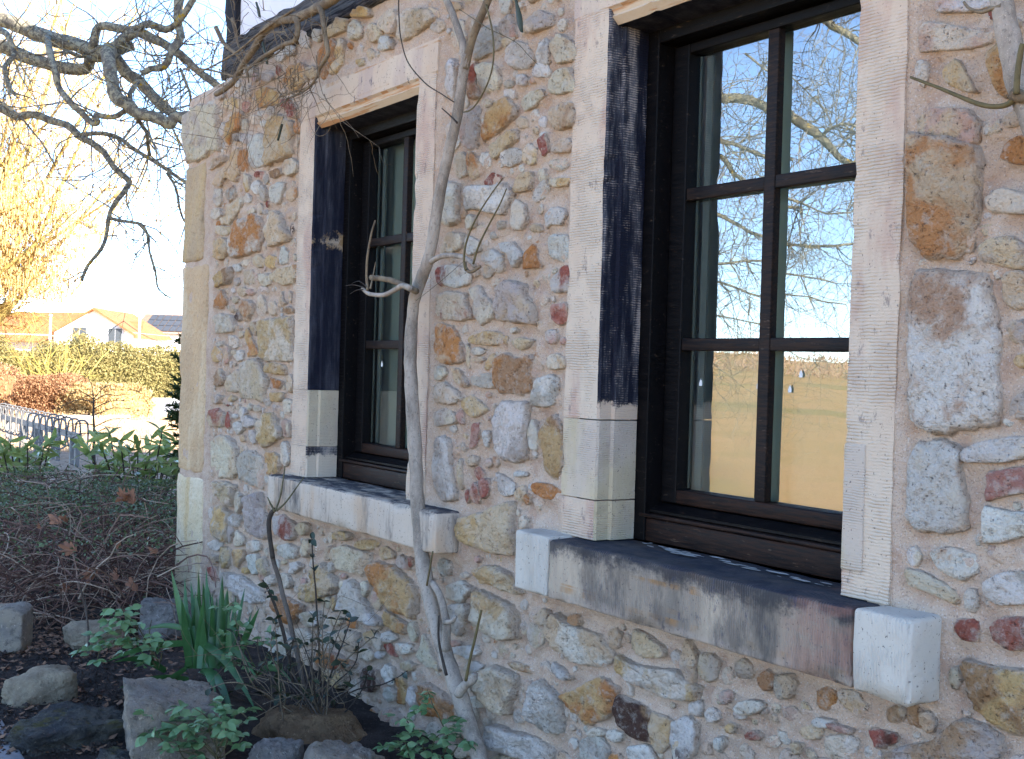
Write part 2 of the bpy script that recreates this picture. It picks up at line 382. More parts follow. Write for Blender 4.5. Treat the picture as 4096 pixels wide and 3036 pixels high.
# ---- the rubble stones: outlines in millimetres along (x) and up (z) the wall; letters give the main and the patch colour
STONES = """wb -1696,1525 -1686,1362 -1593,1349 -1495,1372 -1474,1424 -1479,1496 -1492,1613 -1512,1685 -1619,1706 -1687,1699 -1698,1656
to -1710,1928 -1702,1855 -1699,1782 -1659,1750 -1594,1753 -1557,1753 -1543,1803 -1540,1867 -1538,1931 -1550,1981 -1614,1997 -1697,2021 -1710,2001
wc -1687,1215 -1691,1149 -1664,1120 -1579,1134 -1547,1146 -1546,1203 -1565,1248 -1561,1301 -1610,1324 -1672,1309 -1698,1252
yb -1523,791 -1508,748 -1469,738 -1422,724 -1402,729 -1358,756 -1362,860 -1444,853 -1486,851 -1530,845
gb -1727,565 -1658,573 -1521,614 -1453,661 -1455,703 -1503,718 -1543,719 -1604,654 -1670,627 -1733,584
ty -3603,847 -3536,824 -3459,825 -3383,818 -3287,822 -3278,881 -3284,1001 -3386,983 -3434,950 -3490,940 -3580,915 -3611,871
wg -3416,1272 -3419,1217 -3392,1170 -3348,1146 -3265,1143 -3208,1164 -3212,1230 -3203,1281 -3206,1343 -3293,1346 -3371,1340 -3406,1314
tw -3001,569 -2908,540 -2784,556 -2730,603 -2817,651 -2924,653 -3007,675 -3040,618
yw -2687,560 -2647,546 -2534,539 -2437,541 -2367,558 -2369,596 -2412,602 -2448,621 -2529,608 -2597,598 -2694,608
yo -4282,576 -4243,556 -4159,506 -4097,492 -4011,487 -3920,489 -3914,538 -3918,603 -3977,630 -4090,662 -4222,659 -4285,636
tp -1692,2027 -1614,2002 -1552,1984 -1552,2030 -1574,2061 -1660,2080 -1696,2066
cg -6696,2824 -6693,2703 -6656,2597 -6397,2582 -6295,2606 -6188,2605 -6194,2769 -6212,2849 -6488,2895 -6679,2874
oy -2941,397 -2881,388 -2841,362 -2757,402 -2714,454 -2703,504 -2782,523 -2875,468 -2968,421
cp -1696,2218 -1649,2211 -1568,2199 -1512,2206 -1524,2236 -1570,2237 -1623,2258 -1679,2280 -1698,2265
cy -3478,601 -3456,549 -3393,537 -3295,533 -3237,552 -3240,605 -3266,654 -3350,662 -3438,671 -3488,669
gw -1489,1005 -1458,987 -1378,1009 -1380,1068 -1444,1058 -1488,1031
wc -1543,1287 -1453,1294 -1389,1314 -1390,1349 -1438,1346 -1510,1331 -1547,1313
cy -5511,1580 -5515,1493 -5440,1465 -5239,1463 -5125,1476 -5143,1598 -5139,1673 -5303,1668 -5393,1665 -5506,1659
wg -3390,170 -3364,147 -3270,150 -3102,167 -3035,199 -3053,238 -3117,245 -3228,234 -3338,225 -3374,208
w -1494,1117 -1446,1128 -1383,1152 -1384,1196 -1438,1185 -1491,1194
bo -3413,1442 -3404,1390 -3372,1374 -3307,1380 -3253,1371 -3197,1390 -3200,1456 -3214,1505 -3283,1495 -3349,1508 -3403,1494
gt -3413,1689 -3404,1633 -3325,1622 -3266,1624 -3191,1613 -3195,1679 -3230,1697 -3249,1744 -3332,1761 -3404,1743
ct -3454,331 -3403,309 -3342,287 -3277,281 -3255,316 -3235,364 -3227,421 -3296,428 -3379,420 -3456,375
gw -3137,302 -3071,287 -2967,297 -2982,399 -3069,447 -3120,403
wr -1489,1210 -1450,1224 -1386,1241 -1388,1285 -1430,1281 -1491,1266
tg -1519,1727 -1446,1707 -1419,1711 -1415,1746 -1454,1771 -1509,1772 -1526,1753
rg -1463,914 -1429,900 -1372,914 -1374,974 -1431,963 -1464,945
gw -3822,1093 -3810,1005 -3743,960 -3647,985 -3664,1037 -3688,1090 -3699,1162 -3743,1203 -3798,1177
wg -3638,2037 -3532,2031 -3468,2009 -3393,2000 -3365,2042 -3355,2079 -3386,2106 -3460,2101 -3524,2111 -3642,2121
yb -3123,1259 -3132,1219 -3109,1192 -3112,1139 -3078,1123 -3030,1118 -3000,1162 -3009,1228 -3023,1287 -3056,1311 -3092,1293
wd -2462,402 -2444,352 -2405,358 -2361,420 -2364,494 -2411,493 -2457,469
ct -6167,944 -6148,868 -6046,837 -5844,847 -5767,889 -5772,953 -5799,1020 -5895,1052 -6015,1062 -6159,1012
ow -5937,2096 -5939,2044 -5884,2001 -5736,2005 -5649,2012 -5585,2024 -5546,2080 -5546,2151 -5597,2193 -5706,2207 -5727,2183 -5829,2192 -5930,2157
yc -5487,2567 -5492,2502 -5505,2454 -5456,2427 -5416,2438 -5307,2441 -5211,2456 -5206,2526 -5202,2601 -5260,2618 -5321,2648 -5422,2668 -5471,2639
db -2680,405 -2621,386 -2544,390 -2557,471 -2591,485 -2693,489
ow -1605,1043 -1551,1025 -1514,1052 -1524,1082 -1583,1091 -1625,1077
yt -4822,472 -4944,447 -4985,371 -4882,380 -4783,393 -4689,433 -4618,465 -4569,505 -4654,538 -4730,577 -4804,547
wc -4508,497 -4555,444 -4542,400 -4413,406 -4289,399 -4180,403 -4173,430 -4255,441 -4293,460 -4352,502 -4412,541 -4491,541
ct -5746,1371 -5775,1301 -5750,1272 -5595,1269 -5477,1257 -5449,1296 -5434,1378 -5478,1410 -5545,1467 -5652,1462 -5740,1439
ob -3857,186 -3839,131 -3755,146 -3672,157 -3607,181 -3629,225 -3705,249 -3782,259 -3846,244
cw -1506,1831 -1418,1820 -1408,1849 -1435,1862 -1485,1878 -1518,1861
tp -4171,21 -4160,-34 -4085,-68 -3970,-39 -3959,21 -4000,74 -4071,94 -4158,68
ct -4658,611 -4614,572 -4473,576 -4376,573 -4304,634 -4316,676 -4363,678 -4539,679 -4640,647
ot -3826,1545 -3810,1512 -3751,1472 -3641,1484 -3629,1506 -3652,1556 -3710,1608 -3788,1620 -3815,1605
tc -1408,1661 -1427,1695 -1467,1690 -1470,1640 -1445,1619 -1411,1626
tc -4189,2811 -4169,2764 -4101,2758 -4018,2765 -3954,2780 -3892,2798 -3950,2840 -4074,2869 -4175,2868
cr -3818,1655 -3781,1640 -3642,1634 -3589,1644 -3625,1695 -3634,1727 -3744,1742 -3822,1726
oy -3517,2340 -3541,2312 -3532,2272 -3482,2279 -3421,2301 -3362,2323 -3339,2350 -3377,2387 -3390,2406 -3476,2393 -3512,2367
wg -2873,219 -2750,255 -2735,313 -2783,347 -2867,300
ob -1458,1932 -1410,1924 -1412,1977 -1445,1986 -1474,1973 -1490,1948
g -5613,701 -5633,643 -5570,592 -5431,588 -5355,629 -5382,697 -5420,759 -5469,808 -5618,774
yo -1526,2154 -1503,2099 -1483,2078 -1469,2111 -1480,2149 -1497,2189 -1521,2176
tc -1682,993 -1628,986 -1572,969 -1555,988 -1592,1008 -1648,1025 -1686,1025
wc -3812,2065 -3816,2013 -3751,1993 -3697,2010 -3687,2075 -3690,2137 -3789,2152 -3808,2117
cg -5745,903 -5719,859 -5585,838 -5468,837 -5451,896 -5468,977 -5554,1004 -5652,1005 -5738,955
ty -3485,716 -3439,702 -3365,708 -3299,705 -3245,698 -3211,710 -3265,735 -3295,760 -3356,774 -3442,761 -3486,737
cw -1813,592 -1843,603 -1902,580 -1913,549 -1892,534 -1846,542 -1815,572
yc -5537,1138 -5550,1096 -5515,1056 -5462,1037 -5390,1049 -5340,1064 -5243,1099 -5236,1135 -5287,1161 -5331,1211 -5421,1202 -5513,1165
gc -3601,2578 -3562,2577 -3499,2586 -3443,2588 -3452,2656 -3510,2679 -3568,2685 -3604,2636
gp -3689,2363 -3685,2290 -3636,2258 -3584,2262 -3574,2328 -3564,2387 -3611,2409 -3657,2391
wp -1647,2296 -1571,2279 -1530,2283 -1521,2294 -1637,2322 -1664,2314
tb -3136,2278 -3092,2248 -3002,2247 -2994,2277 -3006,2317 -3069,2328 -3133,2319
ob -5254,284 -5187,248 -5061,238 -4964,291 -4948,348 -5069,352 -5195,359 -5268,334
wg -5803,277 -5690,259 -5522,252 -5387,286 -5447,342 -5564,350 -5649,368 -5796,354
t -2634,647 -2581,627 -2494,652 -2508,674 -2567,695 -2627,700
gr -1451,1395 -1413,1387 -1392,1403 -1394,1457 -1441,1426
yt -2536,392 -2502,374 -2471,405 -2466,473 -2552,473
wg -3163,1391 -3172,1345 -3117,1341 -3068,1349 -3054,1385 -3051,1433 -3100,1442 -3149,1428
wc -3679,520 -3650,486 -3597,486 -3549,552 -3538,592 -3564,605 -3649,586 -3709,557
tc -5451,2056 -5418,2030 -5328,2031 -5221,2040 -5194,2065 -5254,2106 -5308,2175 -5379,2193 -5437,2158 -5475,2112
bo -4936,2816 -4923,2780 -4876,2743 -4823,2757 -4741,2797 -4735,2861 -4801,2908 -4865,2897 -4916,2851
cg -3553,1693 -3557,1647 -3510,1617 -3454,1641 -3431,1675 -3489,1712 -3536,1752 -3608,1741
ty -1630,2136 -1591,2111 -1559,2100 -1576,2136 -1604,2179 -1636,2166
ct -3142,2379 -3092,2364 -3003,2358 -2999,2382 -3022,2431 -3085,2437 -3143,2409
cg -3576,2488 -3529,2451 -3472,2448 -3436,2469 -3458,2522 -3535,2554 -3586,2543
wg -3391,2533 -3353,2498 -3288,2485 -3249,2508 -3280,2564 -3346,2588 -3393,2567
ct -3114,2481 -3086,2463 -3008,2460 -2999,2493 -3026,2517 -3080,2555 -3128,2542
yo -5325,2831 -5285,2793 -5160,2736 -5057,2771 -5050,2829 -5110,2860 -5217,2871 -5290,2865
wc -3114,1836 -3059,1819 -3002,1819 -3011,1896 -3106,1900 -3121,1868
wr -3774,1769 -3683,1755 -3616,1763 -3604,1798 -3653,1829 -3757,1839 -3792,1833
yg -6097,521 -5975,513 -5897,514 -5876,575 -5844,655 -5949,690 -6041,675 -6089,596
wg -5729,2517 -5714,2459 -5614,2434 -5530,2441 -5526,2540 -5561,2586 -5648,2611 -5721,2567
or -4732,114 -4628,133 -4526,147 -4429,183 -4449,201 -4570,206 -4695,193 -4757,156
tg -2361,678 -2400,718 -2420,668 -2402,593 -2372,608
tg -2282,677 -2304,696 -2346,686 -2358,654 -2355,629 -2321,620 -2288,636
ct -3814,1329 -3708,1322 -3633,1343 -3662,1375 -3747,1402 -3825,1388
rw -1564,914 -1545,897 -1505,898 -1509,944 -1560,934
rw -5281,665 -5246,635 -5119,624 -5048,640 -5027,702 -5084,720 -5168,736 -5273,714
ty -6027,2508 -6111,2487 -6207,2449 -6230,2419 -6116,2398 -6058,2440 -5960,2405 -5902,2413 -5899,2522 -5903,2570 -5972,2567
cw -3517,664 -3600,682 -3693,646 -3705,604 -3585,607
dg -4368,139 -4328,109 -4235,122 -4201,161 -4214,214 -4296,213 -4351,183
rw -3081,1718 -3002,1715 -3003,1794 -3032,1795 -3110,1754
ty -4707,54 -4582,65 -4481,80 -4466,148 -4525,134 -4638,127 -4731,91
rd -1769,595 -1744,598 -1707,623 -1705,643 -1745,640 -1773,637
ty -3485,2224 -3453,2198 -3369,2228 -3328,2253 -3342,2282 -3419,2270 -3487,2248
yt -3572,1553 -3526,1545 -3437,1542 -3376,1549 -3364,1569 -3414,1587 -3490,1591 -3579,1570
or -3155,1049 -3099,1038 -3029,1038 -3009,1048 -3010,1073 -3063,1084 -3140,1085 -3165,1074
to -5386,1861 -5325,1846 -5264,1829 -5159,1838 -5109,1864 -5113,1921 -5193,1915 -5309,1909 -5403,1882
ct -3802,1878 -3725,1888 -3657,1898 -3653,1948 -3743,1959 -3810,1909
tg -1427,1594 -1453,1591 -1463,1575 -1452,1552 -1424,1547 -1415,1572
wc -3343,1976 -3324,1940 -3277,1940 -3255,1975 -3263,2015 -3317,2039 -3343,2016
w -2540,369 -2568,373 -2637,349 -2636,316 -2578,319 -2529,346
wg -3662,914 -3740,909 -3766,865 -3752,816 -3694,824 -3649,862
tg -2009,681 -2020,706 -2057,698 -2069,673 -2057,640 -2023,652
tc -4564,267 -4512,251 -4394,249 -4373,294 -4389,330 -4497,322 -4575,288
gc -3259,2600 -3203,2601 -3142,2604 -3155,2636 -3206,2661 -3267,2642 -3289,2623
cy -3862,392 -3896,351 -3873,334 -3786,327 -3730,326 -3767,364 -3805,400 -3857,433
yo -5603,2734 -5483,2730 -5367,2721 -5410,2785 -5543,2830 -5650,2822
cg -6158,1651 -6117,1606 -5984,1609 -5890,1613 -5887,1656 -5931,1697 -6076,1709 -6174,1697
tc -6060,751 -5939,730 -5885,698 -5822,709 -5796,774 -5793,814 -5920,811 -6078,805
tc -4354,2869 -4297,2830 -4224,2802 -4208,2828 -4212,2902 -4266,2910 -4346,2898
yt -3605,1312 -3557,1282 -3499,1292 -3450,1316 -3501,1334 -3555,1361 -3607,1344
ob -1884,695 -1908,702 -1934,688 -1935,659 -1921,643 -1892,654 -1883,674
w -3141,1932 -3108,1939 -3060,1935 -3035,1968 -3062,1986 -3122,1995 -3154,1975
oy -6060,2628 -6010,2598 -5967,2650 -5909,2663 -5847,2671 -5834,2734 -5859,2755 -5973,2734 -6079,2711
yo -4154,421 -4075,415 -3989,407 -3967,453 -4069,463 -4131,481 -4160,450
yo -5425,960 -5421,909 -5271,925 -5234,968 -5252,1010 -5317,1018 -5398,1015
wg -3786,2482 -3750,2468 -3725,2519 -3729,2582 -3758,2609 -3792,2586 -3796,2528
cw -2122,613 -2164,606 -2192,594 -2205,569 -2182,566 -2144,575 -2110,600
cy -3305,2368 -3286,2344 -3229,2345 -3174,2372 -3186,2394 -3254,2399 -3300,2384
b -1640,712 -1650,723 -1675,718 -1678,698 -1675,677 -1652,672 -1640,679
wt -3458,1822 -3431,1796 -3401,1805 -3397,1857 -3461,1881 -3498,1870 -3516,1843
ct -3735,2197 -3699,2160 -3645,2168 -3641,2218 -3676,2251 -3738,2241
wc -1514,1007 -1532,1008 -1542,994 -1542,963 -1519,958 -1507,977
yt -6202,2057 -6161,2013 -6074,1999 -5991,2021 -5957,2049 -6009,2102 -6095,2117 -6192,2097
w -3398,1874 -3349,1857 -3335,1812 -3288,1830 -3278,1856 -3321,1892 -3406,1895
tg -1926,598 -1953,597 -1986,584 -1996,566 -1975,556 -1940,565 -1924,581
rp -3082,1632 -3049,1611 -3003,1621 -3005,1674 -3074,1674 -3089,1661
wg -3297,2196 -3327,2220 -3401,2220 -3409,2204 -3390,2168 -3345,2161 -3301,2171
cy -4341,318 -4256,309 -4165,307 -4159,360 -4260,370 -4324,348
tg -2156,695 -2189,710 -2216,695 -2220,663 -2188,659 -2164,666
cg -3794,1237 -3676,1255 -3678,1284 -3735,1306 -3819,1280
tc -6007,2240 -6090,2220 -6064,2191 -5967,2179 -5888,2220 -5823,2266 -5814,2308 -5894,2299 -5987,2282
ob -2079,693 -2109,700 -2135,678 -2131,658 -2105,646 -2079,663
ob -3258,1803 -3212,1805 -3167,1803 -3186,1847 -3199,1880 -3255,1851
wc -1682,2186 -1705,2199 -1716,2176 -1706,2147 -1694,2139 -1678,2162
cg -3557,1400 -3504,1391 -3435,1393 -3424,1424 -3469,1441 -3571,1428
wg -3372,1064 -3376,1036 -3333,1023 -3286,1035 -3282,1069 -3355,1089 -3392,1093
t -1479,1801 -1509,1807 -1535,1802 -1525,1783 -1501,1777 -1476,1789
tb -1678,699 -1702,710 -1732,692 -1728,665 -1693,675
cy -3096,1464 -3005,1469 -3012,1501 -3066,1513 -3124,1496
gw -3221,2522 -3208,2487 -3146,2474 -3155,2541 -3178,2563 -3205,2545
t -1601,702 -1616,720 -1632,713 -1641,688 -1624,670 -1607,675
t -4878,2934 -4781,2922 -4687,2920 -4659,2965 -4753,2991 -4816,2977
rb -3656,2495 -3627,2443 -3574,2445 -3582,2464 -3598,2520 -3590,2558 -3613,2559
cw -4844,229 -4901,249 -5016,221 -5011,176 -4943,161 -4840,192
wc -3667,422 -3574,418 -3516,420 -3467,448 -3493,470 -3595,445
wc -5457,2292 -5423,2247 -5341,2227 -5305,2268 -5284,2317 -5359,2334 -5449,2320
wc -1657,1060 -1668,1081 -1683,1079 -1696,1066 -1694,1047 -1678,1035 -1663,1041
wt -4771,351 -4831,341 -4912,316 -4929,282 -4853,267 -4776,288 -4740,323
cw -3148,1253 -3162,1281 -3181,1287 -3201,1257 -3196,1204 -3170,1193 -3148,1197
bt -3325,2072 -3278,2067 -3235,2069 -3229,2123 -3286,2122 -3314,2095
yb -6188,1870 -6149,1852 -6063,1865 -5979,1865 -5946,1904 -5938,1954 -6057,1940 -6153,1913
tc -5940,1344 -5950,1313 -5890,1297 -5798,1305 -5766,1340 -5782,1404 -5828,1412 -5919,1371
tc -5992,762 -5942,741 -5848,742 -5795,813 -5948,820 -6105,800
to -3629,2184 -3610,2149 -3565,2162 -3553,2178 -3568,2215 -3616,2247 -3628,2234
to -5770,1698 -5733,1661 -5679,1675 -5637,1703 -5629,1745 -5664,1767 -5752,1770 -5809,1776
tc -1549,830 -1566,826 -1574,808 -1567,785 -1554,782 -1541,806
gp -3433,2641 -3395,2609 -3359,2615 -3367,2647 -3381,2688 -3441,2671
yo -5691,1539 -5693,1486 -5600,1493 -5531,1501 -5571,1530 -5628,1577 -5686,1628 -5718,1598
wg -5197,546 -5123,537 -5032,553 -5025,601 -5107,610 -5210,583
yo -4027,182 -4049,126 -3990,136 -3976,173 -3980,243 -4046,219
wp -1880,627 -1930,623 -1957,606 -1951,595 -1893,606
tc -2694,673 -2720,684 -2752,667 -2743,621 -2700,631
cy -3215,2201 -3249,2223 -3281,2207 -3284,2176 -3246,2153 -3216,2156
bo -5886,2498 -5860,2456 -5790,2435 -5747,2459 -5740,2514 -5776,2553 -5855,2551
yt -1407,1519 -1421,1525 -1438,1520 -1443,1506 -1434,1496 -1417,1494 -1404,1506
pw -1921,602 -1876,605 -1833,608 -1831,621 -1882,621 -1921,615
cw -3465,250 -3513,251 -3555,225 -3555,187 -3510,191 -3472,213
tc -3110,2176 -3024,2165 -3010,2188 -3037,2211 -3105,2198
cw -4520,2904 -4572,2942 -4615,2942 -4636,2907 -4612,2869 -4552,2858 -4519,2871
rp -5365,2707 -5304,2685 -5262,2638 -5194,2623 -5177,2660 -5248,2715 -5357,2738
w -3159,2474 -3216,2490 -3234,2469 -3236,2451 -3160,2433 -3144,2447
tc -4343,2858 -4401,2888 -4442,2887 -4459,2850 -4414,2812 -4350,2815
wg -2275,541 -2294,553 -2317,547 -2332,525 -2319,508 -2299,511 -2274,526
yc -6074,2812 -5989,2789 -5884,2785 -5845,2796 -5875,2823 -5982,2854 -6078,2858 -6137,2832
tc -5273,2372 -5233,2351 -5129,2355 -5122,2393 -5180,2424 -5266,2423
tr -6170,1143 -6129,1105 -6006,1107 -5999,1179 -6087,1201 -6160,1180
cw -4229,2767 -4265,2802 -4322,2816 -4364,2809 -4352,2775 -4310,2757 -4225,2749
wc -3432,411 -3478,415 -3537,400 -3562,372 -3532,363 -3470,375
tb -3678,1407 -3616,1391 -3590,1399 -3646,1451 -3715,1454
tw -2427,426 -2446,423 -2459,389 -2448,366 -2423,372 -2415,397
t -3883,2821 -3936,2844 -3977,2837 -3972,2808 -3948,2780 -3910,2775 -3883,2796
tb -3060,662 -3082,675 -3105,672 -3137,642 -3122,623 -3090,622 -3066,632
w -3023,483 -2955,474 -2921,488 -2967,508 -3019,515
w -4072,253 -4127,260 -4159,227 -4131,180 -4076,190
cw -2670,380 -2709,380 -2748,365 -2750,345 -2705,344 -2674,359
yc -4733,2842 -4740,2788 -4802,2757 -4749,2752 -4698,2775 -4685,2804 -4678,2858 -4726,2892
wc -3546,1911 -3605,1937 -3636,1921 -3606,1868 -3552,1884
tp -5748,1868 -5691,1847 -5604,1847 -5573,1861 -5608,1896 -5664,1922 -5763,1916
yt -5416,1411 -5314,1401 -5230,1399 -5228,1443 -5298,1454 -5388,1453 -5427,1423
cw -5150,1072 -5203,1081 -5232,1021 -5228,978 -5169,971 -5130,1002
ty -4233,732 -4294,739 -4380,724 -4427,693 -4363,688 -4280,701
tp -5337,449 -5381,501 -5437,475 -5443,422 -5413,385 -5356,384
rp -3193,2204 -3175,2175 -3142,2181 -3139,2216 -3151,2244 -3195,2227
tc -3490,106 -3535,111 -3581,87 -3574,54 -3542,53 -3499,79
yt -4629,2972 -4548,2949 -4456,2932 -4463,2965 -4531,2990 -4621,2993
r -3511,2111 -3423,2105 -3412,2133 -3469,2152 -3521,2125
ob -6166,1747 -6090,1736 -5995,1755 -6010,1796 -6074,1838 -6121,1808 -6181,1779
yb -5775,409 -5737,396 -5714,418 -5656,464 -5671,499 -5830,474
tc -5581,1744 -5572,1702 -5529,1686 -5457,1703 -5470,1741 -5504,1787 -5578,1777
cy -3014,2078 -3085,2089 -3124,2088 -3126,2076 -3100,2062 -3036,2057 -3017,2067
tp -4221,552 -4270,534 -4268,485 -4221,460 -4188,501
t -5786,277 -5887,257 -5919,204 -5810,188 -5738,225
pr -3560,1218 -3564,1172 -3532,1181 -3508,1229 -3510,1260 -3549,1254
g -5899,543 -5877,508 -5812,573 -5827,600 -5842,627 -5869,656 -5944,614
ct -4364,238 -4261,243 -4235,275 -4301,291 -4376,266
wc -3421,289 -3442,296 -3498,284 -3527,265 -3514,247 -3474,252 -3423,269
tb -5988,1366 -6047,1408 -6099,1408 -6167,1372 -6148,1331 -6090,1323 -6014,1332
w -2347,557 -2374,548 -2386,540 -2386,516 -2366,511 -2342,519 -2343,535
wg -5468,501 -5521,497 -5560,477 -5557,426 -5528,398 -5467,410 -5452,450
gw -3677,740 -3726,744 -3756,724 -3739,691 -3691,690 -3673,714
yt -4103,712 -4152,728 -4216,716 -4225,685 -4180,675 -4105,692
cw -5058,440 -5109,465 -5171,458 -5198,413 -5153,390 -5077,407
cg -3040,2135 -3090,2152 -3132,2148 -3124,2129 -3076,2112 -3040,2121
wg -3864,195 -3897,226 -3930,211 -3938,174 -3916,148 -3874,163
ty -3256,1525 -3227,1532 -3194,1558 -3264,1565 -3310,1555
ct -5703,762 -5760,785 -5798,766 -5814,715 -5790,681 -5730,684 -5693,724
pr -3488,1036 -3520,1048 -3542,1015 -3536,981 -3501,975 -3485,1006
ty -4502,742 -4567,738 -4652,713 -4647,696 -4577,698 -4497,708 -4474,730
ct -5782,500 -5648,526 -5663,565 -5763,585 -5809,527
tc -3601,162 -3643,152 -3697,128 -3691,114 -3650,110 -3615,121 -3592,141
to -3223,1065 -3248,1062 -3274,1038 -3268,1016 -3226,1015 -3205,1037
tg -3508,1821 -3519,1783 -3468,1784 -3432,1807 -3471,1833
cw -4053,340 -4010,328 -3936,348 -3946,379 -4046,362
bt -3245,450 -3194,445 -3150,452 -3146,472 -3212,470 -3269,461
pg -2226,606 -2239,614 -2265,604 -2270,586 -2256,572 -2231,584
w -4044,166 -4084,175 -4117,169 -4139,138 -4115,111 -4057,134
pw -3062,1569 -3075,1590 -3112,1589 -3126,1563 -3104,1547 -3067,1550
cg -3749,1455 -3801,1461 -3830,1439 -3814,1412 -3771,1414 -3739,1436
yt -5854,464 -5890,479 -5944,472 -5952,395 -5906,369 -5856,393
c -3909,464 -3929,466 -3962,444 -3965,411 -3948,395 -3919,397 -3901,423
rp -3439,1054 -3454,1070 -3486,1058 -3488,1016 -3466,1000 -3437,1021
wc -3482,2200 -3510,2229 -3542,2230 -3554,2206 -3522,2177 -3486,2178
cy -5978,2165 -6085,2182 -6169,2186 -6196,2160 -6098,2130 -6041,2127 -5955,2143
ct -4875,645 -4914,651 -4947,643 -4960,598 -4947,572 -4897,579 -4870,608
cg -3836,2769 -3879,2788 -3918,2772 -3917,2754 -3862,2732 -3833,2745
c -3576,2002 -3606,2017 -3636,2013 -3642,1993 -3626,1966 -3590,1968 -3574,1976
w -5065,2992 -5124,3017 -5156,3003 -5143,2954 -5079,2928 -5059,2944
t -3564,162 -3594,162 -3619,146 -3630,119 -3602,109 -3572,119 -3558,138
g -5799,321 -5815,357 -5891,346 -5923,323 -5923,279 -5881,273 -5809,291
r -3874,675 -3834,682 -3822,740 -3893,728
w -5573,1168 -5664,1182 -5732,1168 -5714,1126 -5628,1123 -5576,1140
gp -4038,666 -3971,668 -3982,704 -4033,713 -4074,690
cg -3174,298 -3207,316 -3238,299 -3229,267 -3188,272
ty -1980,542 -2011,540 -2017,519 -2002,509 -1983,521
b -2904,690 -2940,686 -2959,658 -2924,651 -2892,664
cg -2757,366 -2798,365 -2833,338 -2816,329 -2756,351
yb -5468,1938 -5410,1915 -5360,1924 -5333,1959 -5415,1984 -5460,1971
gw -5712,666 -5785,666 -5841,644 -5845,608 -5801,602 -5739,606 -5698,647
cw -5458,565 -5516,568 -5600,545 -5598,516 -5516,510 -5451,532
t -4908,728 -4966,726 -5010,706 -5004,684 -4976,668 -4919,675 -4895,707
to -3254,135 -3288,136 -3331,125 -3370,105 -3372,95 -3311,105 -3272,119
wg -2178,574 -2222,563 -2221,546 -2196,545 -2172,560
tc -3267,2307 -3308,2324 -3332,2321 -3337,2301 -3302,2283 -3269,2284
o -4197,47 -4227,57 -4248,25 -4243,-23 -4213,-24 -4194,-6
tc -3912,305 -3952,314 -4024,286 -4013,266 -3929,281
c -3151,2125 -3185,2129 -3204,2116 -3188,2089 -3141,2091
w -5341,2972 -5409,2994 -5455,3000 -5454,2971 -5421,2936 -5370,2923 -5338,2944
y -6048,1485 -6077,1521 -6140,1534 -6182,1503 -6169,1464 -6123,1450 -6073,1457
tc -5495,1964 -5563,1993 -5631,1982 -5627,1954 -5586,1932 -5496,1934
cg -5124,1272 -5176,1284 -5210,1278 -5229,1253 -5204,1216 -5163,1216 -5128,1240
rp -2136,533 -2161,524 -2171,511 -2162,502 -2129,510 -2122,521
c -5540,1851 -5487,1834 -5425,1842 -5407,1870 -5470,1893 -5538,1892
cp -5135,1173 -5193,1189 -5222,1162 -5195,1107 -5138,1114
t -6288,2513 -6249,2504 -6113,2523 -6091,2556 -6216,2563 -6277,2539
wc -3650,2451 -3664,2476 -3690,2481 -3700,2461 -3695,2429 -3675,2415 -3653,2424
o -2684,314 -2715,307 -2728,281 -2700,276 -2673,294
ty -3489,1461 -3470,1455 -3427,1473 -3426,1512 -3454,1507
wc -2250,479 -2270,483 -2280,462 -2277,444 -2263,440 -2250,462
ty -3522,1138 -3552,1144 -3592,1132 -3599,1114 -3565,1103 -3523,1116
c -3191,953 -3213,967 -3239,957 -3243,936 -3231,918 -3196,927
rp -3472,1095 -3505,1107 -3533,1093 -3527,1072 -3506,1057 -3472,1068
tc -5116,1375 -5148,1400 -5190,1391 -5203,1363 -5189,1330 -5153,1321 -5119,1346
gw -3274,2444 -3298,2467 -3334,2471 -3341,2452 -3331,2438 -3286,2428
pt -5944,1531 -6000,1540 -6023,1513 -6006,1448 -5955,1446 -5926,1478
tg -4934,2789 -4974,2822 -5007,2826 -5040,2818 -5037,2788 -5002,2771 -4941,2768
wp -4067,391 -4098,398 -4148,383 -4153,368 -4137,351 -4093,357 -4061,377
tc -4650,436 -4708,433 -4736,413 -4722,384 -4671,385 -4638,413
cg -6137,2382 -6211,2389 -6220,2320 -6163,2295 -6118,2315
cw -3354,2420 -3391,2439 -3414,2438 -3415,2415 -3388,2400 -3352,2398
gb -6026,2326 -5988,2300 -5913,2323 -5910,2357 -5947,2383 -6016,2360
w -5078,474 -5037,480 -4960,522 -5001,537 -5081,520
o -4398,383 -4458,386 -4502,357 -4477,338 -4411,350
pr -3613,1293 -3634,1309 -3659,1292 -3657,1264 -3633,1252 -3609,1257
w -5222,2962 -5285,2989 -5326,2986 -5337,2954 -5270,2929 -5229,2933
wc -4917,2973 -4974,2990 -5020,2978 -4995,2946 -4941,2927 -4916,2954
t -3614,1067 -3625,1113 -3635,1118 -3644,1075 -3642,1037 -3627,1019 -3615,1033
yt -5366,1286 -5345,1269 -5265,1270 -5242,1287 -5234,1313 -5367,1307
yc -5722,2400 -5787,2422 -5805,2373 -5762,2330 -5711,2342
w -5219,1979 -5267,2017 -5299,1973 -5284,1933 -5227,1934
r -3785,1808 -3800,1835 -3821,1830 -3830,1809 -3827,1778 -3805,1769 -3789,1775
bd -5463,2370 -5401,2359 -5326,2367 -5343,2397 -5485,2402
t -3584,1521 -3599,1543 -3612,1543 -3613,1488 -3601,1462 -3585,1464
wg -5684,2939 -5731,2971 -5826,2984 -5842,2965 -5799,2934 -5735,2922
to -5249,2242 -5195,2228 -5150,2251 -5162,2292 -5237,2280
tb -5619,1606 -5586,1589 -5540,1626 -5559,1660 -5666,1653
rp -4112,306 -4051,306 -4097,351 -4158,330
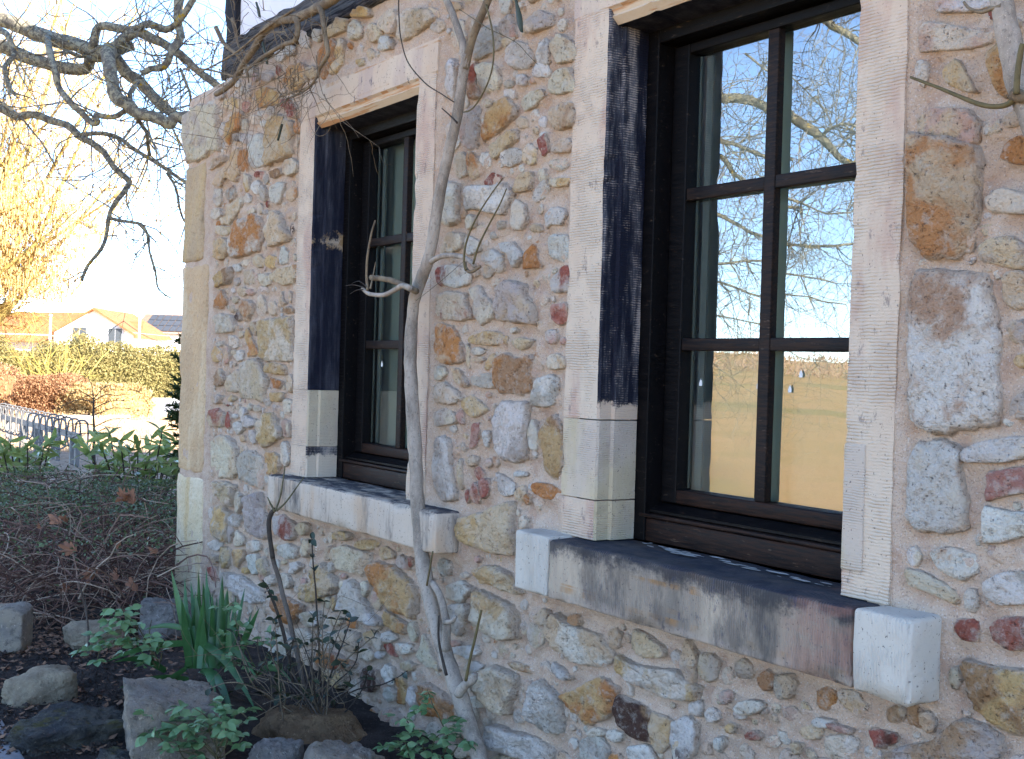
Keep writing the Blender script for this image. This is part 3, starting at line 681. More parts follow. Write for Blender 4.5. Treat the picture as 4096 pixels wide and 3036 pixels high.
gw -5710,2610 -5784,2630 -5842,2631 -5847,2611 -5817,2588 -5755,2573 -5708,2582
to -3728,2814 -3778,2830 -3805,2822 -3802,2809 -3758,2792 -3722,2788
w -5575,2350 -5611,2373 -5670,2365 -5676,2339 -5633,2306 -5582,2305
wg -5718,1136 -5782,1145 -5828,1129 -5827,1102 -5798,1082 -5757,1084 -5712,1110
rp -6091,272 -6011,287 -6043,353 -6137,333
gp -2102,600 -2117,601 -2135,596 -2143,581 -2130,578 -2111,582 -2099,591
ct -5342,1726 -5373,1753 -5428,1748 -5438,1722 -5409,1692 -5349,1693
wg -3444,1232 -3466,1239 -3481,1230 -3481,1203 -3471,1185 -3450,1186 -3442,1206
g -6119,2910 -6204,2927 -6270,2927 -6251,2889 -6154,2871 -6108,2878
wg -6012,500 -6068,492 -6135,467 -6096,438 -6021,443 -5981,479
wc -5750,1503 -5802,1513 -5863,1505 -5876,1477 -5823,1457 -5751,1466
oy -5366,1355 -5329,1336 -5270,1334 -5242,1367 -5322,1377 -5388,1385
c -4295,560 -4316,564 -4350,548 -4348,514 -4326,501 -4289,526
tc -3418,2581 -3382,2589 -3359,2608 -3438,2618
w -5928,2938 -6009,2960 -6055,2959 -6066,2937 -6002,2913 -5926,2900 -5903,2919
ty -3842,78 -3875,76 -3898,68 -3922,48 -3911,36 -3871,43 -3839,59
wg -5537,1084 -5563,1114 -5622,1106 -5631,1072 -5599,1045 -5544,1055
rd -1514,2271 -1524,2276 -1533,2268 -1528,2254 -1518,2250 -1511,2258
gd -5833,2639 -5924,2656 -5974,2655 -5955,2623 -5888,2607 -5819,2610
yt -2210,525 -2230,529 -2247,512 -2243,500 -2219,503
to -4662,630 -4678,656 -4721,646 -4730,613 -4709,593 -4675,600
gc -3494,1524 -3525,1534 -3555,1531 -3575,1518 -3547,1504 -3504,1509
r -5895,1153 -5909,1181 -5950,1187 -5969,1164 -5970,1115 -5942,1105 -5897,1113
tg -3376,1969 -3403,1975 -3429,1976 -3445,1962 -3427,1950 -3395,1946 -3379,1952
t -3174,1942 -3205,1949 -3226,1939 -3217,1923 -3173,1917 -3165,1926
cg -6137,2276 -6194,2287 -6246,2273 -6239,2246 -6177,2224 -6113,2244
gw -5483,2886 -5553,2899 -5599,2890 -5567,2862 -5494,2847 -5463,2864
t -4396,2768 -4434,2791 -4462,2788 -4460,2761 -4433,2741 -4390,2746
cw -5249,424 -5285,432 -5344,409 -5340,381 -5305,375 -5249,398
p -3592,463 -3621,461 -3658,451 -3679,436 -3648,433 -3602,443 -3576,457
yt -4597,453 -4639,427 -4638,393 -4607,382 -4580,419
g -5495,2297 -5521,2334 -5557,2338 -5567,2302 -5543,2264 -5506,2260
tc -4532,355 -4560,368 -4601,361 -4630,331 -4594,325 -4552,334
pr -5842,2765 -5813,2745 -5751,2750 -5748,2784 -5805,2802 -5850,2797
tg -6039,1266 -6093,1274 -6165,1263 -6164,1229 -6107,1225 -6047,1235
wc -3205,1109 -3221,1116 -3257,1114 -3278,1106 -3282,1095 -3251,1094 -3210,1101
wc -3160,2289 -3171,2306 -3183,2306 -3199,2295 -3197,2279 -3176,2266 -3163,2267
wr -3736,36 -3764,31 -3800,7 -3790,-1 -3755,1 -3724,19
ct -3494,2411 -3525,2424 -3550,2424 -3558,2415 -3547,2400 -3520,2393 -3498,2395
w -1507,1132 -1515,1132 -1522,1122 -1519,1108 -1509,1107 -1506,1117
ct -3500,1951 -3533,1975 -3567,1967 -3561,1949 -3513,1942
t -5287,1728 -5234,1742 -5260,1759 -5272,1799 -5310,1769 -5327,1733
ty -4473,2744 -4494,2760 -4556,2768 -4559,2755 -4529,2733 -4477,2728
cg -5624,2688 -5661,2707 -5706,2713 -5725,2698 -5711,2671 -5669,2663 -5627,2662
gt -3834,2766 -3862,2783 -3881,2778 -3874,2749 -3851,2738 -3828,2744
tp -4918,469 -4961,471 -4983,448 -4966,418 -4926,425 -4910,448
wc -5688,1213 -5731,1220 -5765,1213 -5782,1193 -5745,1170 -5700,1177 -5672,1191
cg -4622,583 -4652,595 -4683,580 -4687,551 -4668,543 -4628,555
w -4161,300 -4205,297 -4238,280 -4223,263 -4177,272 -4157,291
c -5835,1571 -5884,1590 -5914,1585 -5911,1540 -5861,1527 -5834,1539
tb -6024,409 -6086,411 -6136,390 -6130,362 -6061,365 -6017,390
c -4510,529 -4550,524 -4558,490 -4530,479 -4494,502
oc -5105,2580 -5140,2606 -5166,2580 -5150,2540 -5109,2542
tb -5144,1714 -5190,1724 -5251,1721 -5253,1703 -5210,1691 -5142,1696
tp -3507,1499 -3536,1500 -3573,1493 -3569,1481 -3529,1478 -3502,1485
ct -5540,2230 -5564,2248 -5595,2254 -5627,2243 -5620,2215 -5594,2206 -5552,2202
rb -3953,708 -3975,716 -3995,703 -3992,676 -3972,670 -3951,686
t -5715,1824 -5762,1839 -5816,1830 -5815,1801 -5758,1792 -5721,1809
ct -5777,2693 -5811,2711 -5844,2696 -5843,2664 -5804,2642 -5774,2660
rp -3557,1002 -3568,1023 -3584,1016 -3588,985 -3574,970 -3556,985
cg -3545,713 -3581,720 -3615,705 -3615,692 -3560,699
cw -5690,2287 -5732,2317 -5794,2304 -5788,2278 -5712,2270
p -5646,2912 -5690,2928 -5728,2927 -5728,2899 -5671,2878 -5642,2884
gc -5447,2713 -5483,2721 -5517,2715 -5523,2698 -5475,2673 -5437,2682
o -3181,1036 -3196,1045 -3211,1033 -3209,1009 -3197,1007 -3181,1018
tg -3365,2453 -3380,2463 -3399,2465 -3407,2451 -3390,2434 -3365,2437
p -3002,1562 -3018,1567 -3038,1564 -3040,1553 -3033,1544 -3010,1544 -3001,1552
gw -5276,1252 -5338,1253 -5367,1237 -5358,1223 -5300,1222 -5265,1233
gp -5488,2381 -5527,2396 -5550,2390 -5550,2363 -5531,2346 -5496,2343 -5485,2360
w -5822,1958 -5892,1964 -5906,1947 -5875,1926 -5828,1923 -5809,1935
c -5459,1826 -5513,1832 -5552,1826 -5547,1810 -5491,1797 -5454,1804
ct -5709,1978 -5772,1980 -5797,1967 -5786,1954 -5710,1946 -5683,1960
wg -3435,1930 -3452,1941 -3474,1943 -3480,1935 -3473,1919 -3454,1916 -3435,1921
tp -5092,2444 -5111,2475 -5132,2470 -5137,2433 -5120,2414 -5093,2421
w -5537,2704 -5583,2716 -5644,2721 -5634,2701 -5592,2688 -5531,2687
ct -5652,2226 -5686,2245 -5739,2246 -5758,2229 -5718,2214 -5662,2213
wc -3148,2246 -3167,2253 -3201,2249 -3191,2238 -3153,2233
y -5581,407 -5611,420 -5652,414 -5669,399 -5671,381 -5624,383 -5599,389
ty -5686,1071 -5709,1082 -5760,1077 -5776,1060 -5745,1044 -5684,1053
r -5390,2912 -5430,2912 -5429,2878 -5393,2854 -5376,2885
d -5159,2112 -5182,2120 -5207,2113 -5208,2085 -5179,2071 -5156,2082
wc -3285,1594 -3297,1601 -3325,1602 -3335,1592 -3320,1582 -3293,1584
gc -5392,1278 -5436,1275 -5449,1255 -5426,1240 -5384,1244 -5372,1259
w -3225,1909 -3257,1914 -3267,1906 -3262,1896 -3236,1893 -3220,1900
t -3176,1762 -3203,1757 -3202,1742 -3184,1732 -3171,1746
ty -5214,585 -5245,587 -5288,574 -5289,557 -5255,554 -5216,561
p -5626,1806 -5649,1825 -5699,1827 -5718,1815 -5686,1793 -5643,1794
gw -5511,2653 -5590,2667 -5597,2653 -5559,2630 -5501,2637
t -3201,2267 -3220,2276 -3237,2273 -3236,2263 -3219,2252 -3205,2251
rp -5577,2408 -5604,2418 -5651,2416 -5658,2404 -5635,2388 -5588,2386
c -5504,1230 -5534,1242 -5565,1238 -5577,1221 -5563,1209 -5524,1208 -5501,1216
g -5830,1876 -5853,1890 -5883,1889 -5901,1872 -5900,1858 -5860,1849 -5831,1859
pr -5534,2394 -5551,2409 -5576,2411 -5595,2405 -5589,2380 -5561,2369 -5538,2374
p -3468,784 -3481,791 -3501,787 -3507,775 -3495,765 -3476,768
cg -4337,2749 -4358,2764 -4376,2768 -4395,2762 -4385,2745 -4360,2738 -4339,2742
d -5805,1711 -5835,1715 -5855,1687 -5833,1665 -5792,1674
to -5780,1635 -5851,1646 -5878,1633 -5840,1614 -5781,1617
pg -3446,1288 -3464,1292 -3476,1292 -3495,1285 -3485,1276 -3468,1274 -3450,1278
t -5167,1767 -5175,1791 -5192,1794 -5207,1783 -5205,1761 -5192,1744 -5170,1747
o -6114,2206 -6141,2213 -6174,2210 -6182,2196 -6167,2179 -6130,2172 -6105,2182
cg -6051,1559 -6113,1560 -6141,1547 -6122,1533 -6074,1534 -6041,1544
t -5754,1606 -5806,1614 -5823,1594 -5791,1575 -5752,1589
t -5840,1781 -5867,1795 -5903,1791 -5912,1772 -5882,1759 -5846,1765
yt -5865,1275 -5898,1277 -5927,1263 -5924,1247 -5878,1244 -5852,1259
t -5895,1747 -5943,1751 -5951,1728 -5930,1714 -5892,1718
tg -5773,1222 -5782,1236 -5810,1236 -5835,1227 -5827,1209 -5802,1202 -5774,1208
g -6056,2613 -6082,2628 -6113,2632 -6121,2623 -6115,2605 -6086,2591 -6062,2597
tp -3446,1374 -3467,1375 -3476,1368 -3472,1358 -3447,1358 -3439,1367
p -4511,553 -4521,562 -4539,561 -4561,550 -4557,540 -4540,536 -4520,540
cw -5603,1234 -5648,1245 -5666,1229 -5650,1212 -5613,1213
g -5483,2211 -5509,2214 -5541,2213 -5541,2200 -5518,2191 -5489,2188 -5476,2197
w -5803,1172 -5833,1183 -5882,1178 -5887,1167 -5861,1158 -5820,1160
t -5491,2025 -5511,2040 -5533,2043 -5542,2027 -5524,2006 -5499,2008
t -5844,1504 -5870,1517 -5898,1512 -5904,1492 -5882,1485 -5846,1490
o -4593,2842 -4612,2857 -4628,2850 -4624,2830 -4613,2825 -4595,2827
t -5146,523 -5166,522 -5198,508 -5200,498 -5169,499 -5133,513
yc -5119,1963 -5134,1973 -5149,1970 -5152,1954 -5144,1939 -5126,1939 -5115,1948
t -5715,1010 -5733,1023 -5754,1019 -5755,996 -5743,983 -5720,988
rd -5464,2250 -5486,2255 -5501,2251 -5493,2224 -5476,2221 -5457,2234
r -5928,1230 -5957,1229 -5965,1218 -5941,1216 -5921,1223"""
SC = {'o': lin(208, 146, 92), 'y': lin(226, 190, 138), 't': lin(228, 204, 174), 'c': lin(240, 226, 204), 'w': lin(242, 236, 228),
      'g': lin(206, 194, 184), 'r': lin(174, 104, 90), 'p': lin(218, 176, 160), 'd': lin(96, 72, 64), 'b': lin(184, 146, 112)}
def smooth_poly(P):
    Q = []
    n = len(P)
    for i in range(n):
        a, b_ = P[i], P[(i+1) % n]
        Q.append((a[0]*.9+b_[0]*.1, a[1]*.9+b_[1]*.1)); Q.append((a[0]*.1+b_[0]*.9, a[1]*.1+b_[1]*.9))
    return Q
def resample(P, n):
    L = [0]
    for i in range(len(P)):
        a, b_ = P[i], P[(i+1) % len(P)]; L.append(L[-1]+math.hypot(b_[0]-a[0], b_[1]-a[1]))
    out = []; k = 0
    for i in range(n):
        s = L[-1]*i/n
        while L[k+1] < s: k += 1
        a, b_ = P[k % len(P)], P[(k+1) % len(P)]; t = (s-L[k])/max(1e-9, L[k+1]-L[k])
        out.append((a[0]+(b_[0]-a[0])*t, a[1]+(b_[1]-a[1])*t))
    return out, L[-1]
def poly_area(P): return abs(sum(P[i][0]*P[(i+1) % len(P)][1]-P[(i+1) % len(P)][0]*P[i][1] for i in range(len(P)))/2)
def stone_mesh(mb, P, c1, c2, seed, rise=None):
    per0 = sum(math.hypot(P[i][0]-P[i-1][0], P[i][1]-P[i-1][1]) for i in range(len(P)))
    n = int(max(10, min(56, per0/.013)))
    Q, per = resample(smooth_poly(P), n)
    size = math.sqrt(poly_area(P))
    cx = sum(p[0] for p in Q)/n; cz = sum(p[1] for p in Q)/n
    rnd = random.Random(seed)
    h = rise*1.2 if rise else min(.046, .012+.12*size)*rnd.uniform(.6, 1.3)*(1.35 if cz < .8 else 1)
    gf = 1+min(.16, .010/size)
    tx, tz = rnd.uniform(-.12, .12), rnd.uniform(-.16, .05)
    # a broken face: two or three planes meeting at low ridges
    planes = [(rnd.uniform(-.5, .5), rnd.uniform(-.5, .5), rnd.uniform(-.25, .25)) for _ in range(3)]
    rings = [(1.04, .016, 1.0), (1.03, -.15*h, 1.0), (1.0, -.62*h, .8), (.965, -.84*h, .5), (.88, -.94*h, .25), (.72, -1.0*h, .1), (.50, -1.0*h, 0), (.26, -1.0*h, 0)]
    if size < .05: rings = [(1.04, .012, 1.0), (1.02, -.2*h, 1.0), (.95, -.7*h, .6), (.75, -.95*h, .2), (.4, -1.0*h, 0)]
    vs = []; fs = []; al = []
    for ri, (s, y, a_) in enumerate(rings):
        for k, (x, z) in enumerate(Q):
            j = 1+.07*nz((x, seed*.37, z), 24)+.055*nz((x, seed*.37, z), 70) if ri < 4 else 1+.03*nz((x, 3, z), 40)
            px, pz = cx+(x-cx)*s*j*gf, cz+(z-cz)*s*j*gf
            yy = y
            if ri > 1:
                f = fbm((px, seed*.11, pz), 20, seed*.01, 4)
                pl = max((px-cx)/size*a+(pz-cz)/size*b+c for a, b, c in planes)
                yy += -h*.45*f+h*.45*min(.9, pl)+((px-cx)*tx+(pz-cz)*tz)*.8
                yy = min(yy, -.0015*ri)
            vs.append((px, yy, pz)); al.append(a_)
    m = len(rings)
    for r_ in range(m-1):
        for k in range(n):
            k2 = (k+1) % n
            fs.append((r_*n+k, r_*n+k2, (r_+1)*n+k2, (r_+1)*n+k))
    vs.append((cx, sum(v[1] for v in vs[-n:])/n, cz)); ci = len(vs)-1; al.append(0)
    for k in range(n): fs.append(((m-1)*n+k, (m-1)*n+(k+1) % n, ci))
    b0 = len(mb.v); mb.add(vs, fs)
    mb.c += [(*c1, a) for a in al]; mb.c2 += [c2]*len(vs)
    return (cx, 0, cz)
def jit(c, r, a=.11):
    k = r.uniform(1-a, 1+a); return tuple(max(0, min(1, x*k*r.uniform(.97, 1.03))) for x in c)
LIST = []
for si, ln in enumerate(STONES.split('\n')):
    w_ = ln.split(); P = [tuple(int(q)/1000 for q in p.split(',')) for p in w_[1:]]
    rnd = random.Random(si*13+5)
    c1 = jit(SC[w_[0][0]], rnd); c2 = jit(SC[w_[0][-1]], rnd) if len(w_[0]) > 1 else jit(c1, rnd, .2)
    LIST.append((P, c1, c2, si+1, None))
# ---- pale lumps and gallets filling the joints between the larger stones
GX0, GZ0, GS = -6.7, -.1, .01
occ = np.zeros((640, 305), bool)
def mark(P):
    xs = [p[0] for p in P]; zs = [p[1] for p in P]
    for i in range(max(0, int((min(xs)-GX0)/GS)-1), min(639, int((max(xs)-GX0)/GS)+2)):
        for j in range(max(0, int((min(zs)-GZ0)/GS)-1), min(304, int((max(zs)-GZ0)/GS)+2)):
            x, z = GX0+i*GS, GZ0+j*GS; ins = False; k = len(P)-1
            for q in range(len(P)):
                if (P[q][1] > z) != (P[k][1] > z) and x < (P[k][0]-P[q][0])*(z-P[q][1])/(P[k][1]-P[q][1])+P[q][0]: ins = not ins
                k = q
            if ins: occ[i, j] = True
for it in LIST: mark(it[0])
only_stone = occ.copy()
def mark_rect(x0, x1, z0, z1):
    occ[max(0, int((x0-GX0)/GS)):max(0, int((x1-GX0)/GS)+1), max(0, int((z0-GZ0)/GS)):max(0, int((z1-GZ0)/GS)+1)] = True
for r_ in ((-6.9, -6.19, -1, 4), (-5.12, -3.85, .9, 2.75), (-5.2, -3.58, .75, .95), (-3.02, -1.71, .9, 2.8), (-3.17, -1.57, .72, .95)): mark_rect(*r_)
rf = random.Random(77)
SOFT = lin(222, 205, 192)
def fill(count, rmin, rmax, gap, xr, soft):
    for _ in range(count):
        x, z = rf.uniform(*xr), rf.uniform(0.0, 2.88); r = rmin+(rmax-rmin)*rf.random()**1.6; asp = rf.uniform(.6, 1.0)
        if x+r > -.33: continue
        i0, i1 = int((x-r-gap-GX0)/GS), int((x+r+gap-GX0)/GS)+1; j0, j1 = int((z-r*asp-gap-GZ0)/GS), int((z+r*asp+gap-GZ0)/GS)+1
        if i0 < 0 or j0 < 0 or occ[i0:i1, j0:j1].any(): continue
        a0 = rf.uniform(-.6, .6); P = []; m = rf.choice((5, 6, 7)); o = rf.random()
        for k in range(m):
            a = (k+o+rf.uniform(-.2, .2))*2*math.pi/m; q = r*rf.uniform(.85, 1.12)
            dx, dz = q*math.cos(a), q*asp*math.sin(a)
            P.append((x+dx*math.cos(a0)-dz*math.sin(a0), z+dx*math.sin(a0)+dz*math.cos(a0)))
        mark(P)
        kk = rf.choice('ccttwwwwcctpyto' if soft < .6 else 'ccwwwct'); k2 = rf.choice('wwwcct')
        sf = lambda c: tuple((1-soft)*a+soft*b for a, b in zip(c, SOFT))
        LIST.append((P, jit(sf(SC[kk]), rf), jit(sf(SC[k2]), rf), rf.randint(1, 9999), min(.016, .005+.12*r)))
fill(500, .07, .13, .012, (-1.42, -.35), .2)
fill(6000, .045, .10, .004, (-6.2, -.35), .45); fill(9000, .024, .05, .004, (-6.2, -.35), .4); fill(9000, .012, .026, .003, (-6.2, -.35), .3)
# joint depth: the mortar climbs a little at every stone and sinks in the middle of wide joints
dist_f = np.full(occ.shape, 12.0); cur = only_stone.copy()
for P in LIST[418:]: pass
dist_f[occ] = 0; cur = occ.copy()
for d_ in range(1, 9):
    nx_ = cur.copy(); nx_[1:] |= cur[:-1]; nx_[:-1] |= cur[1:]; nx_[:, 1:] |= cur[:, :-1]; nx_[:, :-1] |= cur[:, 1:]
    dist_f[nx_ & ~cur] = d_; cur = nx_
def joint(x, z):
    i, j = int(round((x-GX0)/GS)), int(round((z-GZ0)/GS))
    return dist_f[i, j]*GS if 0 <= i < 640 and 0 <= j < 305 else .02
# front wall: mortar sheet with the two window openings
def wall_sheet():
    mb = MB(); xs = list(np.arange(-6.66, -.6, .0165))+[-.6+.4*i for i in range(0, 22)]
    xs = sorted(set([round(float(x), 4) for x in xs]+[h for H in HOLES for h in H]))
    zs = sorted(set([round(float(z), 4) for z in np.arange(-.15, 2.95, .0165)]+[.85, 2.60, 2.97]))
    idx = {}; vs = []; fs = []
    def v(i, j):
        if (i, j) not in idx:
            x, z = xs[i], zs[j]
            y = .005*fbm((x, 0, z), 4, 1.0)+.0035*fbm((x, 0, z), 17, 4, 3)-.009+.020*min(1, joint(x, z)/.03) if x < -.7 else -.002
            idx[(i, j)] = len(vs); vs.append((x, y, z))
        return idx[(i, j)]
    for i in range(len(xs)-1):
        for j in range(len(zs)-1):
            xm, zm = (xs[i]+xs[i+1])/2, (zs[j]+zs[j+1])/2
            if any(a < xm < c and .85 < zm < 2.60 for a, c in HOLES): continue
            fs.append((v(i, j), v(i+1, j), v(i+1, j+1), v(i, j+1)))
    mb.add(vs, fs); return mb
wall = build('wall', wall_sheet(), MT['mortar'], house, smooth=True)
tag(wall, 'pinkish lime mortar face of the rubble wall')

small = MB()
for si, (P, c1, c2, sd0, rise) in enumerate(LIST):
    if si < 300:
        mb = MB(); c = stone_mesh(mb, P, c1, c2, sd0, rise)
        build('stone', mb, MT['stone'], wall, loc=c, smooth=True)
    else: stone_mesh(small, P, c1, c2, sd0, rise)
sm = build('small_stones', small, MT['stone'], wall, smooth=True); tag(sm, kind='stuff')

# ---- corner quoins and the pale mortar strip beside them
for (x1, z0, z1, mt, s) in ((-6.235, 2.585, 2.90, 'quoin_grey', 1), (-6.36, 2.015, 2.565, 'quoin_brown', 2), (-6.27, .825, 1.995, 'quoin', 3), (-6.262, -.1, .805, 'quoin_pale', 4)):
    mb = rbox(MB(), XC-.004*s, x1, -.022+.002*s, .45, z0, z1, .02, .045, .010, s*3.1, 9, chip=.02)
    build('quoin', mb, MT[mt], house, loc=((XC+x1)/2, 0, z0), smooth=True)

# ---- window surrounds
def jamb_stone(xo, xi, z0, z1, front, reveal, seed, name='jamb_stone', y_front=-.014, deep=.135):
    """dressed jamb: flat tooled face, stepped reveal towards the opening (xi); the arris is chipped"""
    sgn = 1 if xi > xo else -1
    prof = [(xo, .10), (xo, y_front), (xo+(xi-xo)*.33, y_front-.001), (xo+(xi-xo)*.66, y_front-.001), (xi-sgn*.006, y_front), (xi, y_front+.007), (xi, .038), (xi+sgn*.011, .044), (xi+sgn*.012, .06), (xi+sgn*.012, deep), (xi-sgn*.03, deep)]
    n = max(2, int((z1-z0)/.022)); vs = []; fs = []; m = len(prof)
    for j in range(n+1):
        z = z0+(z1-z0)*j/n
        for k, (x, y) in enumerate(prof):
            dx = dy = 0
            if k in (4, 5):
                c = max(0, nz((seed, z, 0), 11)+.5*nz((seed, z, 2), 40)-.05); dx = -sgn*c*.016; dy = c*.006
            elif k == 1: dx = .004*nz((seed+4, z, 0), 12)
            dy += .0015*fbm((x*3, z, seed), 12)
            vs.append((x+dx, y+dy, z))
    for j in range(n):
        for k in range(m-1):
            q = (j*m+k, j*m+k+1, (j+1)*m+k+1, (j+1)*m+k)
            fs.append(q if sgn > 0 else q[::-1])
    fs.append(tuple(range(m-1, -1, -1)) if sgn > 0 else tuple(range(m))); fs.append(tuple(range(n*m, n*m+m)) if sgn > 0 else tuple(range(n*m+m-1, n*m-1, -1)))
    o = build(name, MB().add(vs, fs), front, house, loc=((xo+xi)/2, 0, z0))
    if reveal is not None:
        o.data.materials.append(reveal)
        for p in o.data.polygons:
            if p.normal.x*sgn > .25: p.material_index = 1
    return o
J = MT['jamb']
jamb_stone(-5.105, -4.94, 1.337, 2.585, J, MT['reveal_a'], 1.3)
jamb_stone(-5.106, -4.94, 1.078, 1.3355, J, MT['jamb_patch'], 2.1)
MT['reveal_foot'] = m_black_paint('scuffed_reveal_foot', PALE, .95, 1.035)
jamb_stone(-5.108, -4.94, .936, 1.0765, J, MT['reveal_foot'], 2.7)
jamb_stone(-3.872, -4.02, .936, 2.61, J, MT['jamb_patch'], 3.4)
jamb_stone(-3.005, -2.83, 1.312, 2.60, J, MT['reveal_b'], 4.6)
jamb_stone(-3.005, -2.83, 1.062, 1.308, MT['jamb_patch'], MT['jamb_patch'], 5.2)
jamb_stone(-3.0, -2.83, .936, 1.058, J, MT['jamb_patch'], 5.9)
jamb_stone(-1.735, -1.88, .936, 2.60, J, MT['reveal_b'], 6.8)
rp = rbox(MB(), -1.874, -1.812, -.019, -.002, 1.0, 1.305, .003, .03, .001, 8); build('repair_strip', rp, MT['jamb_patch'], house, loc=(-1.84, 0, 1.0), smooth=True)
MT['soffit'] = m_black_paint('black_soffit', PALE, .0)  # near-black colour on the lintel undersides
MT['rim'] = NT('banded_rim', .92, .2); rm_ = MT['rim']; MT['rim'] = rm_.done(rm_.mix(rm_.ramp(rm_.noise(5, 5, .7, rm_.map((.35, 6, 6))), .50, .60, 0, .75), lin(216, 198, 176), lin(190, 132, 78)), rm_.noise(60, 5), .6, .006)
def lintel(xa, xb, z1, seed, xl=0.0):
    prof = [(.12, z1), (-.016, z1), (-.018, (z1+Z1)/2), (-.016, Z1+.052), (-.004, Z1+.044), (.002, Z1+.03), (-.004, Z1+.022), (.018, Z1), (.14, Z1-.004), (.14, Z1+.1)]
    n = int((xb-xa)/.025); vs = []; fs = []; m = len(prof)
    for i in range(n+1):
        x = xa+(xb-xa)*i/n
        for k, (y, z) in enumerate(prof):
            c = .004*fbm((x, seed, k*.4), 9) if k in (0, 1) else (.006*max(0, fbm((x, seed, 1), 16)) if k in (3, 6, 7) else 0)
            vs.append((x, y+.001*fbm((x, k, seed), 14)+c*.4, z+c))
    for i in range(n):
        for k in range(m-1): fs.append((i*m+k, (i+1)*m+k, (i+1)*m+k+1, i*m+k+1)[::-1])
    fs.append(tuple(range(m-1, -1, -1))); fs.append(tuple(range(n*m, n*m+m)))
    mb = MB().add(vs, fs)
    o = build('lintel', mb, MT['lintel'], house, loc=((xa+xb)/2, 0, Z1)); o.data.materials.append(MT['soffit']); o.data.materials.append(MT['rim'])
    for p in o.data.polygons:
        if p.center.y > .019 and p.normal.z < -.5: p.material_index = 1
        elif p.center.z < .048: p.material_index = 2
    return o
lintel(-5.06, -3.86, 2.712, 1.0); lintel(-3.01, -1.72, 2.86, 2.0)
# the shoulders that carry the lintels over the outer half of the jambs
# sills
def sill(name, x0, x1, zt, zb, mat, seed, y0=-.11, chip=.014):
    mb = rbox(MB(), x0, x1, y0, .145, zb, zt, .010, .03, .0035, seed, 12, chip=chip)
    return build(name, mb, mat, house, loc=((x0+x1)/2, 0, zb), smooth=True)
sill('window_sill', -5.15, -3.622, .933, .782, MT['sill_pale'], 1.7)
xA = on_wall(1192, 1230, -.11).x; xB = on_wall(1855, 1420, -.11).x
sill('window_sill', xA, xB, .932, .748, MT['sill_dark'], 2.9, chip=.022)
tag(sill('sill_end_block', -3.118, xA-.003, .938, .750, MT['block'], 3.3, -.112, .008), 'pale new stone block at the sill end')
tag(sill('sill_end_block', xB+.003, -1.598, .936, .744, MT['block'], 4.1, -.114, .012), 'pale new stone block at the sill end')
paint = MB(); rpn = random.Random(4)          # flakes of old white paint left on the sill
for k in range(34):
    t = rpn.random(); x = -2.72+.76*t; y = .085-.045*t+rpn.gauss(0, .014); r = rpn.uniform(.006, .03)*(1 if .1 < t < .95 else .5); m = rpn.choice((5, 6, 7))
    paint.add([(x+r*1.7*rpn.uniform(.6, 1.1)*math.cos(2*math.pi*i/m), y+r*.5*rpn.uniform(.5, 1.1)*math.sin(2*math.pi*i/m), .9358+.00012*k) for i in range(m)], [tuple(range(m))])
build('paint_remnant', paint, m_simple('old_white_paint', (.50, .47, .42), .8, .35, 25), house, loc=(-2.4, .05, .935))

